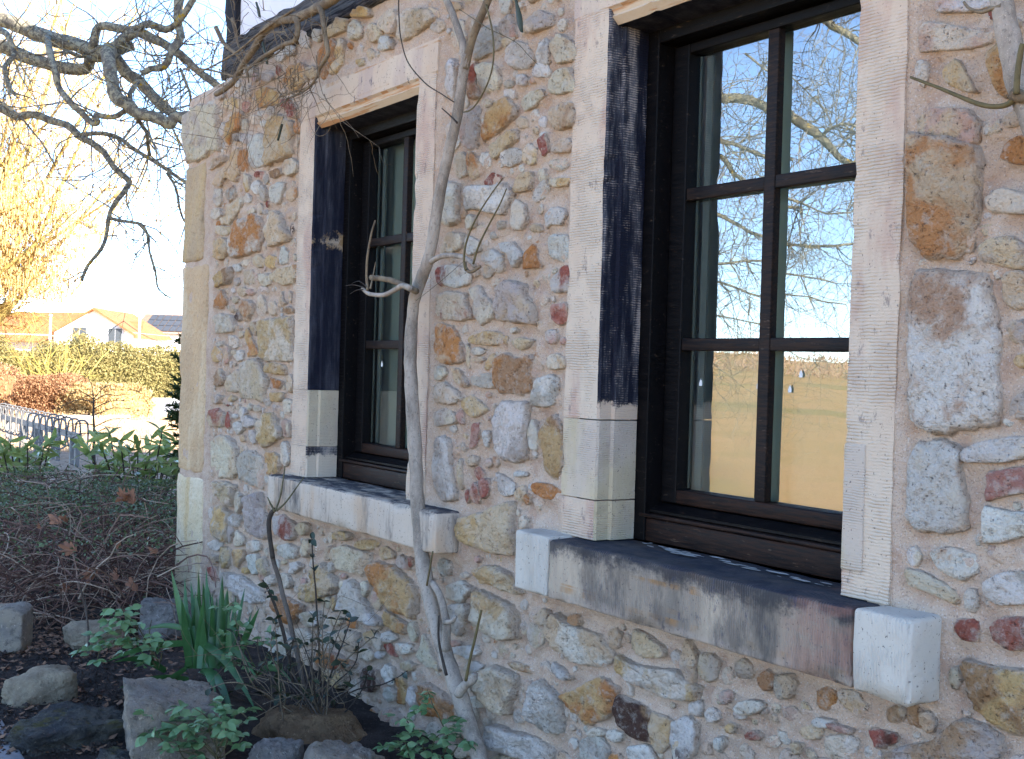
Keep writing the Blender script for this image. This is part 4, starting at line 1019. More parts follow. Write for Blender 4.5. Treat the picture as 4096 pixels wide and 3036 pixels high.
# ---- windows
MT['blind'] = m_simple('grey_green_blind', (.62, .66, .62), .9, .08, 2)
def window(x0, x1):
    c = Vector(((x0+x1)/2, .2, Z0)); WD, WW, WB = MT['wood_shaded'], MT['wood_brown'], MT['wood_bar']
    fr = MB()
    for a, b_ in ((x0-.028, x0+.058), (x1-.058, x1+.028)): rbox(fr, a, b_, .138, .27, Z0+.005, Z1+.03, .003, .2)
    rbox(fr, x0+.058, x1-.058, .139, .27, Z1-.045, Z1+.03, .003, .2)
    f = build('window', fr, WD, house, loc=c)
    tag(f, 'dark stained wooden window with six panes, its frame shade painted in')
    lb = rbox(rbox(MB(), x0+.012, x1-.012, .146, .27, Z0+.004, 1.008, .006, .08, .0015, 3), x0+.03, x1-.03, .137, .2, 1.010, 1.022, .004, .08, .001, 5)
    build('bottom_board', lb, WW, f, loc=c, smooth=True)
    dr = MB()
    vs = [(x, y, z) for x in (x0+.06, x1-.06) for (y, z) in ((.155, 1.026), (.155, 1.034), (.197, 1.052), (.25, 1.052), (.25, 1.026))]
    dr.add(vs, [(0, 5, 6, 1)[::-1], (1, 6, 7, 2)[::-1], (2, 7, 8, 3)[::-1], (4, 9, 5, 0)[::-1], (0, 1, 2, 3, 4)[::-1], (5, 6, 7, 8, 9)])
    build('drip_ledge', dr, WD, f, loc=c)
    xm = (x0+x1)/2; gx0, gx1, gz0, gz1 = x0+.13, x1-.13, 1.10, 2.455
    sa = MB()
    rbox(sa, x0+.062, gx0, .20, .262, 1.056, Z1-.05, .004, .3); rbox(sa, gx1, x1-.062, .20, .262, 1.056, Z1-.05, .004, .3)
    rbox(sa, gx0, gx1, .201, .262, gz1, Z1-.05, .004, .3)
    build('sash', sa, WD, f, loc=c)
    build('sash_rail', rbox(MB(), gx0, gx1, .199, .262, 1.056, gz0, .006, .1, .001, 6), WW, f, loc=c, smooth=True)
    build('glazing_bar', rbox(MB(), xm-.021, xm+.021, .203, .232, gz0, gz1, .004, .1, .0006, 7), WB, f, loc=c, smooth=True)
    for zz in (1.552, 2.017):
        for a, b_ in ((gx0, xm-.021), (xm+.021, gx1)):
            build('glazing_bar', rbox(MB(), a, b_, .205, .232, zz-.019, zz+.019, .004, .1, .0006, 7+a), WB, f, loc=c, smooth=True)
    for a, b_ in ((gx0, xm-.005), (xm+.005, gx1)):
        for z0, z1 in ((gz0, 1.55), (1.556, 2.014), (2.02, gz1)):
            t_ = rf.uniform(-.0012, .0012); u_ = rf.uniform(-.0012, .0012)
            mb = MB().add([(a, GLASS_Y-t_, z0-.004+0), (b_, GLASS_Y+t_, z0-.004), (b_, GLASS_Y+t_+u_, z1), (a, GLASS_Y-t_+u_, z1)], [(0, 1, 2, 3)])
            build('pane', mb, MT['glass'], f, loc=((a+b_)/2, GLASS_Y, z0))
    sp = MB(); sp.box(gx0+.002, gx0+.010, .246, .252, gz0+.004, gz1-.004); sp.box(gx0+.016, gx0+.044, .262, .27, gz0+.004, gz1-.004); sp.box(gx1-.03, gx1-.004, .246, .252, gz0+.004, gz1-.004)
    build('spacer', sp, MT['spacer'], f, loc=c)
    bl = MB(); bl.box(x0-.05, x1+.05, .31, .314, .96, 2.6); build('blind', bl, MT['blind'], f, loc=c)
    return f, c
wl_, cl_ = window(*WIN['L']); wr_, cr_ = window(*WIN['R'])
MT['sticker'] = m_simple('white_sticker', (.75, .75, .72), .6, .1)
def sticker(par, px, py, w=.011, h=.018, a=0):
    p = on_wall(px, py, GLASS_Y-.004)
    vs = [(p.x+dx*w, GLASS_Y-.004, p.z+dz*h) for dx, dz in ((-.7, -.6), (.7, -.6), (.8, .1), (.1, 1), (-.6, .2))]
    build('sticker', MB().add(vs, [(0, 1, 2, 3, 4)]), MT['sticker'], par, loc=p)
for q in ((831, 793), (869, 794)): sticker(wl_, *q)
for q in ((1743, 815), (1719, 848), (1650, 840), (1525, 834)): sticker(wr_, *q, w=.009, h=.014)
hd = MB(); p = on_wall(1513, 735, .30); hd.tube([(p.x, .30, p.z-.07), (p.x+.004, .29, p.z), (p.x, .30, p.z+.02), (p.x, .33, p.z+.02)], .008, 6)
build('window_handle', hd, MT['spacer'], wr_, loc=p)

# ---- the rest of the house: room behind the glass, other walls, timber storey, unseen roof
rm = MB()
rm.add([(-6.4, .36, .3), (-.8, .36, .3), (-.8, 5, .3), (-6.4, 5, .3), (-6.4, .36, 2.86), (-.8, .36, 2.86), (-.8, 5, 2.86), (-6.4, 5, 2.86)],
       [(0, 1, 2, 3), (4, 7, 6, 5), (1, 5, 6, 2), (2, 6, 7, 3), (3, 7, 4, 0)])
build('room', rm, MT['room'], house, loc=(-3, 2, .3))
XE = 8.0  # unseen house end, set so the meadow stays in the sun
sw = MB(); sw.box(XC+.002, XC+.45, .451, 9.0, -.1, 2.895); sw.box(XC+.45, XE, 8.6, 8.999, -.1, 2.894); sw.box(XE-.4, XE, .02, 8.6, -.1, 2.893)
build('side_wall', sw, MT['quoin_pale'], house, loc=(XC, 4, 0))
build('sole_plate', rbox(MB(), -6.16, XE, -.015, .25, 2.972, 3.165, .018, .05, .014, 4.4, 5), MT['timber'], house, loc=(-6, 0, 2.93), smooth=True)
bed = MB(); bed.box(-6.6, XE, .02, .3, 2.88, 2.969); build('wall_top', bed, MT['mortar'], house, loc=(-6, 0, 2.9))
for x in (-6.16, -4.3, -2.4, -.5, 1.5, 3.5, 5.5): build('timber_post', rbox(MB(), x, x+.15, -.0, .16, 3.167, 5.9, .012, .08, .01, x, 6), MT['timber_black'], house, loc=(x, 0, 3.15), smooth=True)
up = MB(); up.box(-6.10, XE-.02, .03, 8.9, 3.1661, 5.9); build('upper_wall', up, MT['plaster'], house, loc=(0, .03, 3.15))
rfm = MB()
for s in (0,):
    ya, yb, yr, ze, zr = -.55, 9.5, 4.45, 5.75, 7.5
    rfm.add([(-6.9, ya, ze), (XE+.4, ya, ze), (XE+.4, yr, zr), (-6.9, yr, zr), (-6.9, yb, ze), (XE+.4, yb, ze)], [(0, 1, 2, 3), (3, 2, 5, 4), (0, 3, 4), (1, 5, 2), (0, 4, 5, 1)])
MT['roof'] = m_simple('clay_roof_tiles', lin(176, 96, 60), .85, .3, 3, .6, 12)
build('roof', rfm, MT['roof'], house, loc=(0, 4, 5.8))  # unseen roof, added for the shadow the house casts

# ------------------------------------------------------------------ the ground
def m_ground():
    t = NT('winter_ground', .97, .1)
    s = t.sep()
    straw = t.mix(t.ramp(t.noise(.35, 5, .6), .35, .65), lin(232, 188, 130), lin(214, 180, 118))
    straw = t.mix(t.ramp(t.noise(.08, 4, .6, t.map(loc=(4, 9, 0))), .50, .62, 0, .6), straw, lin(168, 164, 100))
    straw = t.mix(t.ramp(t.noise(14, 5, .7), .4, .7, 0, .45), straw, lin(160, 126, 86))
    earth = t.mix(t.ramp(t.noise(3, 5, .6), .35, .65), lin(186, 164, 144), lin(166, 142, 122))
    yard = t.math('MULTIPLY', t.ramp(s[1], -3.5, -1.5), t.ramp(s[0], -46.0, -43.0))
    c = t.mix(yard, straw, earth)
    return t.done(c, t.noise(30, 6, .7), .6, .05)
def m_soil():
    t = NT('garden_soil', .97, .1)
    c = t.mix(t.ramp(t.noise(7, 6, .7), .35, .65), (.030, .024, .021), (.075, .060, .052))
    c = t.mix(t.ramp(t.noise(60, 4, .7), .58, .68, 0, .6), c, (.15, .125, .105))
    return t.done(c, t.math('ADD', t.noise(40, 7, .75), t.noise(150, 3, .6)), .9, .02)
gm = MB(); N = 60
vs = []; fs = []
gx = [-520, -400, -300, -220, -160, -120, -90, -70, -55, -45, -38, -32, -26, -22, -18, -14, -11, -8, -5, -2, 1, 4, 8, 14, 24, 45, 90, 180, 320]
gy = [-420, -320, -240, -190, -150, -120, -95, -75, -60, -48, -38, -30, -24, -18, -13, -9, -6, -4, -2, 0, 2, 5, 9, 14, 20, 28, 40, 60, 100, 200, 400]
for y in gy:
    for x in gx:
        d = math.hypot(x+3, y) if y < -10 else 0
        z = -.012+(max(0, d-70)*.022 if y < -20 else 0)+(.05*nz((x, y, 0), .15) if y < -12 else 0)
        vs.append((x, y, z))
for j in range(len(gy)-1):
    for i in range(len(gx)-1):
        a = j*len(gx)+i; fs.append((a, a+1, a+1+len(gx), a+len(gx)))
tag(build('ground', MB().add(vs, fs), m_ground(), smooth=True), kind='structure')
vs = []; fs = []; nx, ny = 150, 70
def soil_z(x, y):
    e = min(1, max(0, (x+13.2)/.8), 1)*min(1, max(0, (y+1.75)/.25))
    m = .05*math.exp(-((x+4.9)**2+(y+.35)**2)/.5)+.03*math.exp(-y*y/.12)
    return .012*e+e*(m+.025*max(-.3, fbm((x, y, 0), 3.5, 2))+.012*fbm((x, y, 0), 17, 5, 2))-(1-e)*.02
for j in range(ny+1):
    for i in range(nx+1):
        x = -13.3+(13.3-1.2)*(i/nx)**.6; y = -1.8+3.6*(j/ny)
        vs.append((x, y, soil_z(x, y)))
for j in range(ny):
    for i in range(nx):
        a = j*(nx+1)+i; fs.append((a, a+1, a+nx+2, a+nx+1))
tag(build('soil_bed', MB().add(vs, fs), m_soil(), smooth=True), kind='structure')
MT['slab'] = m_simple('grey_path_slab', lin(150, 150, 154), .85, .2, 12, .5, 120, .004, lin(124, 124, 130))
path = empty('garden_path', (-4.4, -1.9, 0), 'grey concrete slab path along the edge of the soil bed', 'path'); del path['category'], path['label']; tag(path, kind='structure')
e0, e1 = on_ground(40, 1640), on_ground(0, 1570)
dx = (e1-e0).normalized(); nrm = Vector((dx.y, -dx.x, 0)); nrm = nrm if nrm.y < 0 else -nrm
for k in range(-5, 7):
    a = e0+dx*(.5*k+.2)+nrm*.004
    vs = []
    mb = rbox(MB(), 0, .494, 0, .49, -.04, .03, .006, .12, .001, k)
    for i, v in enumerate(mb.v): p = a+dx*v[0]+nrm*v[1]; mb.v[i] = (p.x, p.y, v[2])
    if (dx.x*nrm.y-dx.y*nrm.x) < 0: mb.f = [f[::-1] for f in mb.f]
    build('paving_slab', mb, MT['slab'], path, loc=(a.x, a.y, 0), smooth=True)
rd = MB(); r0 = on_ground(272, 905); r1 = on_ground(420, 905); r2 = on_ground(420, 872); r3 = on_ground(300, 872)
r1 = r0+(r1-r0)*4; r2 = r3+(r2-r3)*4
rd.add([(p.x, p.y, -.004) for p in (r0, r1, r2, r3)], [(0, 1, 2, 3)])
tag(build('road', rd, m_simple('pale_asphalt', (.30, .28, .27), .9, .15, 2)), kind='structure')
kb = MB()
for a, c in ((r3, r2), (on_ground(120, 912), on_ground(282, 912))):
    d = (c-a).normalized(); n = Vector((-d.y, d.x, 0))*.07
    kb.add([a-n-Vector((0, 0, .05)), c-n-Vector((0, 0, .05)), c+n-Vector((0, 0, .05)), a+n-Vector((0, 0, .05)), a-n+Vector((0, 0, .09)), c-n+Vector((0, 0, .09)), c+n+Vector((0, 0, .09)), a+n+Vector((0, 0, .09))],
           [(0, 3, 2, 1), (4, 5, 6, 7), (0, 1, 5, 4), (1, 2, 6, 5), (2, 3, 7, 6), (3, 0, 4, 7)])
tag(build('kerb', kb, m_simple('pale_kerb', (.55, .53, .50), .9, .1)), kind='structure')

# ------------------------------------------------------------------ rocks of the garden bed
def m_rock(name, a, b_, moss=0.0):
    t = NT(name, .95, .2)
    c = t.mix(t.ramp(t.noise(7, 6, .65), .38, .62), a, b_)
    c = t.mix(t.ramp(t.noise(30, 6, .75), .52, .66, 0, .7), c, tuple(x*.4 for x in a))
    c = t.mix(t.ramp(t.noise(55, 4, .7, t.map(loc=(5, 5, 2))), .60, .68, 0, .7), c, tuple(min(.8, x*1.7) for x in b_))
    if moss:
        up = t.ramp(t.normal()[2], .0, .7)
        c = t.mix(t.math('MULTIPLY', up, t.ramp(t.noise(9, 6, .7, t.map(loc=(1, 8, 3))), .52, .66, 0, moss)), c, lin(112, 106, 62))
    return t.done(c, t.math('ADD', t.noise(18, 8, .75), t.math('MULTIPLY', t.noise(90, 4, .7), .25)), 1.0, .06)
def rock(name, label, center, dims, rot, mat, seed, square=3.0, rough=.05, tilt=0.0, flat=.8):
    """a broken stone: random flat faces meeting at worn edges, rough skin"""
    r_ = random.Random(int(seed*100)); n = 26; vs = []; fs = []; idx = {}
    E = Euler((tilt, tilt*.6, rot)).to_matrix()
    pl = [(Vector(v), flat*r_.uniform(.92, 1.0)) for v in ((1, 0, 0), (-1, 0, 0), (0, 1, 0), (0, -1, 0), (0, 0, 1), (0, 0, -1))]
    pl = [((v+Vector((r_.gauss(0, .12), r_.gauss(0, .12), r_.gauss(0, .08)))).normalized(), d) for v, d in pl]
    for _ in range(int(16-square)): 
        v = Vector((r_.gauss(0, 1), r_.gauss(0, 1), r_.gauss(0, .8))).normalized(); pl.append((v, r_.uniform(.86, 1.08)*(.9 if square < 3 else 1.02)))
    def V(p):
        k = tuple(round(c, 5) for c in p)
        if k in idx: return idx[k]
        q = Vector(p).normalized()
        inv = sum(max(0, v.dot(q)/d)**30 for v, d in pl)**(1/30)
        q = q/inv
        f = 1+rough*1.5*fbm(q, 2.6, seed, 5)+rough*.7*nz(q, 13, seed)-rough*1.2*max(0, .35-abs(fbm(q, 1.7, seed+4, 3)))
        q = q*f; w = E @ Vector((q.x*dims[0]*.56, q.y*dims[1]*.56, q.z*dims[2]*.56))
        idx[k] = len(vs); vs.append(w+Vector(center)); return idx[k]
    for ax in range(3):
        for s in (-1, 1):
            for i in range(n):
                for j in range(n):
                    q = []
                    for a, b_ in ((i, j), (i+1, j), (i+1, j+1), (i, j+1)):
                        u, w = math.tan((-1+2*a/n)*math.pi/4), math.tan((-1+2*b_/n)*math.pi/4); p = [0, 0, 0]; p[ax] = s; p[(ax+1) % 3] = u; p[(ax+2) % 3] = w; q.append(V(p))
                    fs.append(tuple(q if s > 0 else q[::-1]))
    o = build(name, MB().add(vs, fs), mat, loc=(center[0], center[1], center[2]-dims[2]*.4), smooth=True)
    return tag(o, label, 'rock', 'rocks edging the soil bed')
MR = {'grey': m_rock('grey_limestone', lin(154, 150, 148), lin(182, 178, 174)), 'pale': m_rock('pale_limestone', lin(212, 198, 174), lin(180, 166, 146)),
      'moss': m_rock('mossy_rock', lin(74, 76, 80), lin(108, 106, 100), .8), 'brown': m_rock('brown_rock', lin(146, 120, 94), lin(176, 148, 116)),
      'block': m_rock('pitted_block', lin(176, 168, 160), lin(204, 190, 172), .3)}
def gp(px, py, z): p = on_ground(px, py, 0); return (p.x, p.y, z)
rock('rock', 'squared grey stone block at the left edge below the twiggy groundcover', gp(14, 1416, .10), (.24, .22, .27), .95, MR['block'], 1.2, 9, .03)
rock('rock', 'low tan stone behind the dark soil with a twig before it', gp(208, 1412, .06), (.22, .34, .16), .15, MR['pale'], 2.5, 2.6, .06)
rock('rock', 'rounded blue-grey stone at the foot of the house corner', gp(358, 1392, .09), (.26, .28, .27), .2, MR['grey'], 3.7, 2.6, .06)
rock('rock', 'pale wedge-shaped stone on the dark soil', gp(92, 1540, .06), (.18, .31, .22), .1, MR['pale'], 4.4, 2.4, .06, .12)
rock('rock', 'broad dark mossy rock beside the path slabs', gp(145, 1622, .035), (.34, .46, .20), .1, MR['moss'], 5.1, 2.6, .10, .05)
rock('rock', 'small mossy stone at the bottom edge before the big block', gp(258, 1690, .03), (.16, .15, .12), .4, MR['moss'], 6.6, 2.4, .08)
bc = at(378, 1500, 4.30)
rock('rock', 'large pitted stone block under the sword-leaved plant', (bc.x, bc.y, .075), (.50, .36, .40), -.25, MR['block'], 7.3, 11, .05)
rock('rock', 'brown rock half hidden behind the bare twigs', (-4.14, -.34, -.02), (.50, .36, .30), .3, MR['brown'], 8.2, 2.8, .06)
rock('rock', 'dark grey rock at the bottom edge right of the block', (-3.86, -.60, .0), (.2, .17, .28), .3, MR['grey'], 9.9, 2.8, .07)
rock('rock', 'rough grey boulder at the bottom edge nearest the vine foot', (-3.64, -.47, .0), (.28, .32, .32), .5, MR['block'], 10.7, 2.7, .07)

# ------------------------------------------------------------------ plants: generic growth
def jag(pts, rad, sub=3, amp=.5, seed=0):
    """finer, slightly crooked copy of a limb line"""
    out = []; ro = []
    for i in range(len(pts)-1):
        a, b_ = Vector(pts[i]), Vector(pts[i+1])
        p0 = Vector(pts[max(0, i-1)]); p3 = Vector(pts[min(len(pts)-1, i+2)])
        for k in range(sub):
            t = k/sub
            p = .5*((2*a)+(b_-p0)*t+(2*p0-5*a+4*b_-p3)*t*t+(3*a-p0-3*b_+p3)*t**3)
            L = (b_-a).length
            p += Vector((nz(p, 3/max(L, .01)*.3, seed), nz(p, 3/max(L, .01)*.3, seed+9), nz(p, 3/max(L, .01)*.3, seed+17)))*L*.05*amp
            out.append(p); ro.append(rad[i]+(rad[i+1]-rad[i])*t)
    out.append(Vector(pts[-1])); ro.append(rad[-1])
    return out, ro
def twig(mb, rnd, p, d, length, r, depth, droop=.0, wander=.35, n=5, split=3, sides=3, ends=None):
    pts = [Vector(p)]; d = Vector(d).normalized(); seg = length/n
    for i in range(n):
        d = (d+Vector((rnd.gauss(0, wander), rnd.gauss(0, wander), rnd.gauss(0, wander)-droop))*.45).normalized()
        pts.append(pts[-1]+d*seg)
    mb.tube(pts, [r*(1-.75*i/n) for i in range(n+1)], sides if r > .004 else 3, cap=False)
    if ends is not None: ends.append((pts[-1], d, depth)); ends.append((pts[n//2], d, depth))
    if depth > 0:
        for k in range(split):
            i = rnd.randint(1, n); a = pts[i]
            t = (pts[i]-pts[i-1]).normalized(); o = t.orthogonal(); o.rotate(Matrix.Rotation(rnd.random()*6.28, 3, t))
            twig(mb, rnd, a, t*.6+o*.8, length*rnd.uniform(.45, .75), r*.55, depth-1, droop, wander, n, split, sides, ends)

# ---- the big bare tree: trunk out in the meadow, limbs over the bed and mirrored in the glass
tree = empty('lichen_tree', (-12.2, -6.6, 0), 'large bare tree with crooked lichen-covered limbs beyond the house corner', 'tree')
rt = random.Random(5)
TR = Vector((-12.2, -6.6, 0)); TOP = TR+Vector((.1, .3, 3.1))
tk = MB(); pts, ra = jag([TR-Vector((0, 0, .2)), TR+Vector((.05, .05, .8)), TR+Vector((-.05, .15, 1.9)), TOP, TOP+Vector((.1, 0, 1.6)), TOP+Vector((-.3, .2, 3.4))], [.42, .32, .28, .27, .18, .08], 4, .5, 3)
tk.tube(pts, ra, 12, wob=.15); build('trunk', tk, MT['bark_tree'], tree, smooth=True)
cA = lambda x, y, d: at(x*.3418, y*.3418, d)
limbs = [  # crop coordinates of the photograph's upper left part, with distance
 ([(-900, -150, 11), (-420, 20, 10.8), (0, 120, 10.4), (130, 170, 10.3), (280, 230, 10.2), (430, 270, 10.1), (580, 320, 10), (720, 350, 9.9), (800, 460, 9.9), (880, 510, 9.8), (960, 600, 9.8), (1040, 680, 9.7), (1110, 730, 9.7), (1300, 860, 9.7)], .060, .030),
 ([(-800, 60, 11), (-300, 220, 10.7), (0, 290, 10.3), (110, 340, 10.3), (250, 390, 10.2), (380, 430, 10.2), (540, 440, 10.1), (580, 370, 10), (640, 360, 10), (720, 330, 9.9), (850, 290, 9.9)], .055, .03),
 ([(580, 320, 10), (600, 260, 9.9), (630, 170, 9.9), (760, 180, 9.8), (850, 190, 9.8), (950, 150, 9.7), (1060, 190, 9.7), (1150, 120, 9.6), (1260, -60, 9.6)], .03, .02),
 ([(720, 300, 9.9), (800, 240, 9.8), (880, 205, 9.8), (960, 240, 9.8), (1060, 290, 9.7), (1150, 350, 9.6), (1230, 420, 9.6), (1340, 510, 9.5), (1500, 640, 9.5)], .036, .022),
 ([(710, 340, 9.8), (690, 320, 9.4), (690, 400, 9.2), (710, 520, 9.1), (740, 620, 9.0), (820, 670, 9), (870, 720, 9), (960, 740, 9), (1050, 775, 9), (1085, 795, 9), (1110, 750, 9), (1180, 745, 9), (1330, 735, 9.1)], .044, .03),
 ([(300, 235, 10.1), (310, 300, 9.5), (330, 380, 9.3), (355, 470, 9.2), (380, 570, 9.2), (440, 640, 9.1), (520, 720, 9.1), (590, 785, 9.1), (622, 772, 9.1), (605, 735, 9.1), (720, 745, 9.1), (800, 700, 9.1), (830, 640, 9.1), (830, 590, 9.1), (880, 520, 9.2)], .022, .014),
 ([(-900, 420, 11), (-350, 580, 10.8), (0, 690, 10.6), (100, 740, 10.6), (220, 730, 10.5), (330, 770, 10.5), (430, 800, 10.4), (510, 870, 10.4), (600, 920, 10.3), (660, 970, 10.3), (720, 1060, 10.2), (810, 1140, 10.2), (822, 1170, 10.2), (760, 1260, 10.1), (710, 1330, 10.1), (690, 1400, 10.1), (675, 1500, 10.1), (640, 1590, 10), (560, 1690, 10), (520, 1790, 10)], .034, .010),
 ([(510, 860, 10.4), (640, 850, 10.3), (760, 880, 10.3), (850, 950, 10.2), (950, 1010, 10.2), (1060, 1080, 10.2), (1180, 1160, 10.1), (1320, 1230, 10.1)], .016, .010),
 ([(700, 1390, 10.1), (800, 1410, 10.1), (900, 1430, 10), (940, 1500, 10), (955, 1600, 10), (990, 1740, 10), (1010, 1840, 10), (1090, 1900, 10)], .012, .005),
 ([(1160, -200, 9.8), (1130, 100, 9.7), (1150, 230, 9.6), (1100, 310, 9.5), (1050, 420, 9.5), (960, 440, 9.5), (900, 470, 9.5)], .03, .018),
 ([(850, 720, 9.1), (900, 790, 9.2), (935, 850, 9.3), (942, 920, 9.4), (955, 990, 9.5)], .014, .01),
 ([(1060, 1100, 10.2), (1120, 1200, 10.2), (1145, 1330, 10.2), (1180, 1420, 10.2), (1260, 1500, 10.2)], .010, .006),
 ([(-300, 40, 10.6), (0, 190, 10), (60, 250, 9.8), (90, 350, 9.7), (30, 430, 9.6), (60, 560, 9.5), (100, 600, 9.5)], .022, .012),
 ([(1150, 440, 9.5), (1180, 520, 9.4), (1210, 600, 9.4), (1212, 700, 9.4)], .010, .007),
 ([(540, 350, 10), (510, 360, 9.8), (400, 330, 9.6), (250, 350, 9.5), (120, 330, 9.4)], .012, .005),
 ([(-200, 560, 9.6), (0, 650, 9.4), (120, 740, 9.4), (260, 900, 9.4), (345, 1050, 9.4)], .010, .004),
]
def lm(crop): return crop
tw = MB(); nlimb = 0
def limb(pts3, r0, r1, seed, ntw, tlen, droop, part='limb', tdepth=1, wand=.4):
    n = len(pts3); rad = [r0+(r1-r0)*i/(n-1) for i in range(n)]
    P, Rr = jag(pts3, rad, 3, .7, seed)
    build(part, MB().tube(P, Rr, 8, wob=.22), MT['bark_tree'], tree, loc=pts3[0], smooth=True)
    for k in range(ntw):
        i = rt.randint(len(P)//5, len(P)-1); t = (P[i]-P[i-1]).normalized()
        o = t.orthogonal(); o.rotate(Matrix.Rotation(rt.random()*6.28, 3, t))
        twig(tw, rt, P[i], t*.5+o, tlen*rt.uniform(.4, 1.2), min(.008, Rr[i]*.55), tdepth, droop, wand, 6, 3)
    return P
for i, (c, r0, r1) in enumerate(limbs):
    p3 = [cA(*q) for q in c]
    if c[0][0] < -700: p3 = [TOP+Vector((0, 0, .3*i)), (TOP+p3[0])*.5+Vector((0, 0, .5))]+p3; 
    limb(p3, r0*1.3, r1*1.3, i*3.3, 12, .8, .03)
cR = lambda x, y, d: mirrored(1251.6+x*.3952, y*.3952, d)
refl = [
 ([(420, 430, 15), (640, 470, 14.6), (830, 520, 14.3), (870, 550, 14.3), (960, 550, 14.2), (1050, 570, 14.1), (1110, 600, 14), (1200, 680, 13.9), (1290, 740, 13.8), (1330, 775, 13.8), (1400, 840, 13.7), (1480, 910, 13.6), (1700, 1010, 13.5)], .075, .035),
 ([(600, 700, 14.5), (810, 760, 14.2), (870, 790, 14.1), (940, 810, 14.1), (1000, 840, 14), (1180, 900, 13.9)], .035, .016),
 ([(600, 830, 14.8), (820, 860, 14.4), (890, 900, 14.3), (930, 960, 14.3), (980, 990, 14.2), (1150, 1120, 14.1), (1300, 1150, 14)], .04, .016),
 ([(900, -200, 14), (1330, 110, 13.6), (1400, 170, 13.5), (1470, 200, 13.4), (1550, 250, 13.4), (1800, 420, 13.3)], .05, .03),
 ([(1335, 770, 13.8), (1400, 720, 13.6), (1490, 700, 13.5), (1560, 740, 13.4)], .018, .01),
 ([(1150, 1080, 13.9), (1300, 1120, 13.8), (1450, 1180, 13.7), (1600, 1160, 13.6)], .016, .008),
 ([(500, 1100, 15), (800, 1210, 14.6), (950, 1290, 14.5), (1150, 1350, 14.4), (1400, 1360, 14.3), (1700, 1330, 14.2)], .03, .012),
 ([(500, 1350, 14.6), (750, 1460, 14.4), (1000, 1440, 14.3), (1200, 1500, 14.2), (1500, 1560, 14.1)], .022, .008),
 ([(450, 1500, 15), (780, 1560, 14.6), (1000, 1640, 14.5), (1250, 1620, 14.4), (1550, 1680, 14.3)], .020, .007),
 ([(500, 1700, 15), (760, 1740, 14.6), (1000, 1800, 14.5), (1250, 1950, 14.4), (1500, 1990, 14.3)], .014, .004),
 ([(500, 1850, 15), (740, 1960, 14.6), (900, 2080, 14.5), (1050, 2200, 14.4)], .012, .003),
 ([(1000, 300, 14.4), (1150, 420, 14.2), (1300, 560, 14.1), (1420, 760, 14)], .012, .005),
]
for i, (c, r0, r1) in enumerate(refl):
    p3 = [cR(*q) for q in c]
    if c[0][0] < 700: p3 = [TOP+Vector((0, 0, -.2+.2*i*.3)), (TOP+p3[0])*.5+Vector((0, 0, .15))]+p3
    limb(p3, r0*1.15, r1*1.15, 50+i*3.3, 34 if i < 6 else 46, 1.2, .05, 'limb', 2, .45)
tag(build('twigs', tw, MT['bark_tree'], tree), kind='stuff')

# ------------------------------------------------------------------ climbing vine on the wall
MT['vine_shoot'] = m_simple('vine_shoot', lin(112, 100, 66), .7, .35, 30)
def wp(px, py, y): return on_wall(px, py, y)
vine = empty('wisteria_vine', on_wall(1045, 1700, -.1), 'grey-barked climbing vine with a smooth trunk rising between the two windows', 'vine')
def stem(par, name, pts, r0, r1, mat, y=-.10, sides=10, sub=4, seed=1.0, wob=.12):
    P = [wp(a[0], a[1], a[2] if len(a) > 2 else y) for a in pts]; n = len(P)
    P2, R2 = jag(P, [r0+(r1-r0)*i/(n-1) for i in range(n)], sub, .15, seed)
    return build(name, MB().tube(P2, R2, sides, wob=wob), mat, par, loc=P[0], smooth=True)
stem(vine, 'trunk', [(1085, 1760), (1060, 1690), (1040, 1640), (1018, 1570), (992, 1490), (968, 1420), (948, 1350), (924, 1250), (911, 1130), (906, 1010), (898, 890), (893, 790), (897, 690), (907, 635), (926, 585), (939, 540), (951, 460), (966, 380), (985, 300), (998, 235), (1008, 165), (1017, 118)], .032, .0175, MT['vine'], -.10, 14, wob=.22)
stem(vine, 'branch', [(1012, 150), (1022, 105), (1037, 60), (1062, 0), (1085, -60), (1110, -120)], .0155, .012, MT['vine_tan'], -.10, 10)
stem(vine, 'branch', [(1012, 140), (1008, 100), (998, 66), (985, 30), (968, -10), (950, -60), (935, -120)], .0145, .012, MT['vine'], -.095, 10)
stem(vine, 'branch', [(970, 1415), (972, 1370), (968, 1335), (957, 1295), (941, 1268)], .017, .011, MT['vine'], -.11)
stem(vine, 'stub', [(968, 1355), (985, 1352), (992, 1342)], .010, .006, MT['vine'], -.13)
stem(vine, 'stub', [(998, 1510), (1012, 1492), (1030, 1480), (1034, 1466)], .019, .011, MT['vine'], -.13)
stem(vine, 'branch', [(906, 634), (884, 624), (862, 614), (840, 608), (808, 604)], .013, .0105, MT['vine_tan'], -.15)
stem(vine, 'branch', [(895, 628), (876, 622), (858, 632), (835, 642), (805, 640), (789, 628)], .011, .007, MT['vine'], -.19)
stem(vine, 'shoot', [(800, 632, -.19), (798, 600, -.19), (800, 555, -.2), (808, 510, -.2), (817, 480, -.2)], .0058, .003, MT['vine_tan'], -.2, 6)
stem(vine, 'shoot', [(806, 628, -.19), (812, 600, -.17), (818, 570, -.16)], .004, .002, MT['vine_tan'], -.2, 6)
for q in ([(790, 625), (770, 620), (752, 622)], [(790, 630), (775, 632), (762, 640)], [(798, 625), (782, 612), (766, 617)]): stem(vine, 'twig', q, .002, .001, MT['twig_dark'], -.2, 4)
stem(vine, 'branch', [(938, 570), (955, 560), (975, 556), (1000, 558), (1020, 566), (1034, 580)], .0105, .008, MT['vine'], -.14)
stem(vine, 'branch', [(1012, 570), (1014, 584), (1025, 592), (1045, 580)], .007, .006, MT['vine_tan'], -.17)
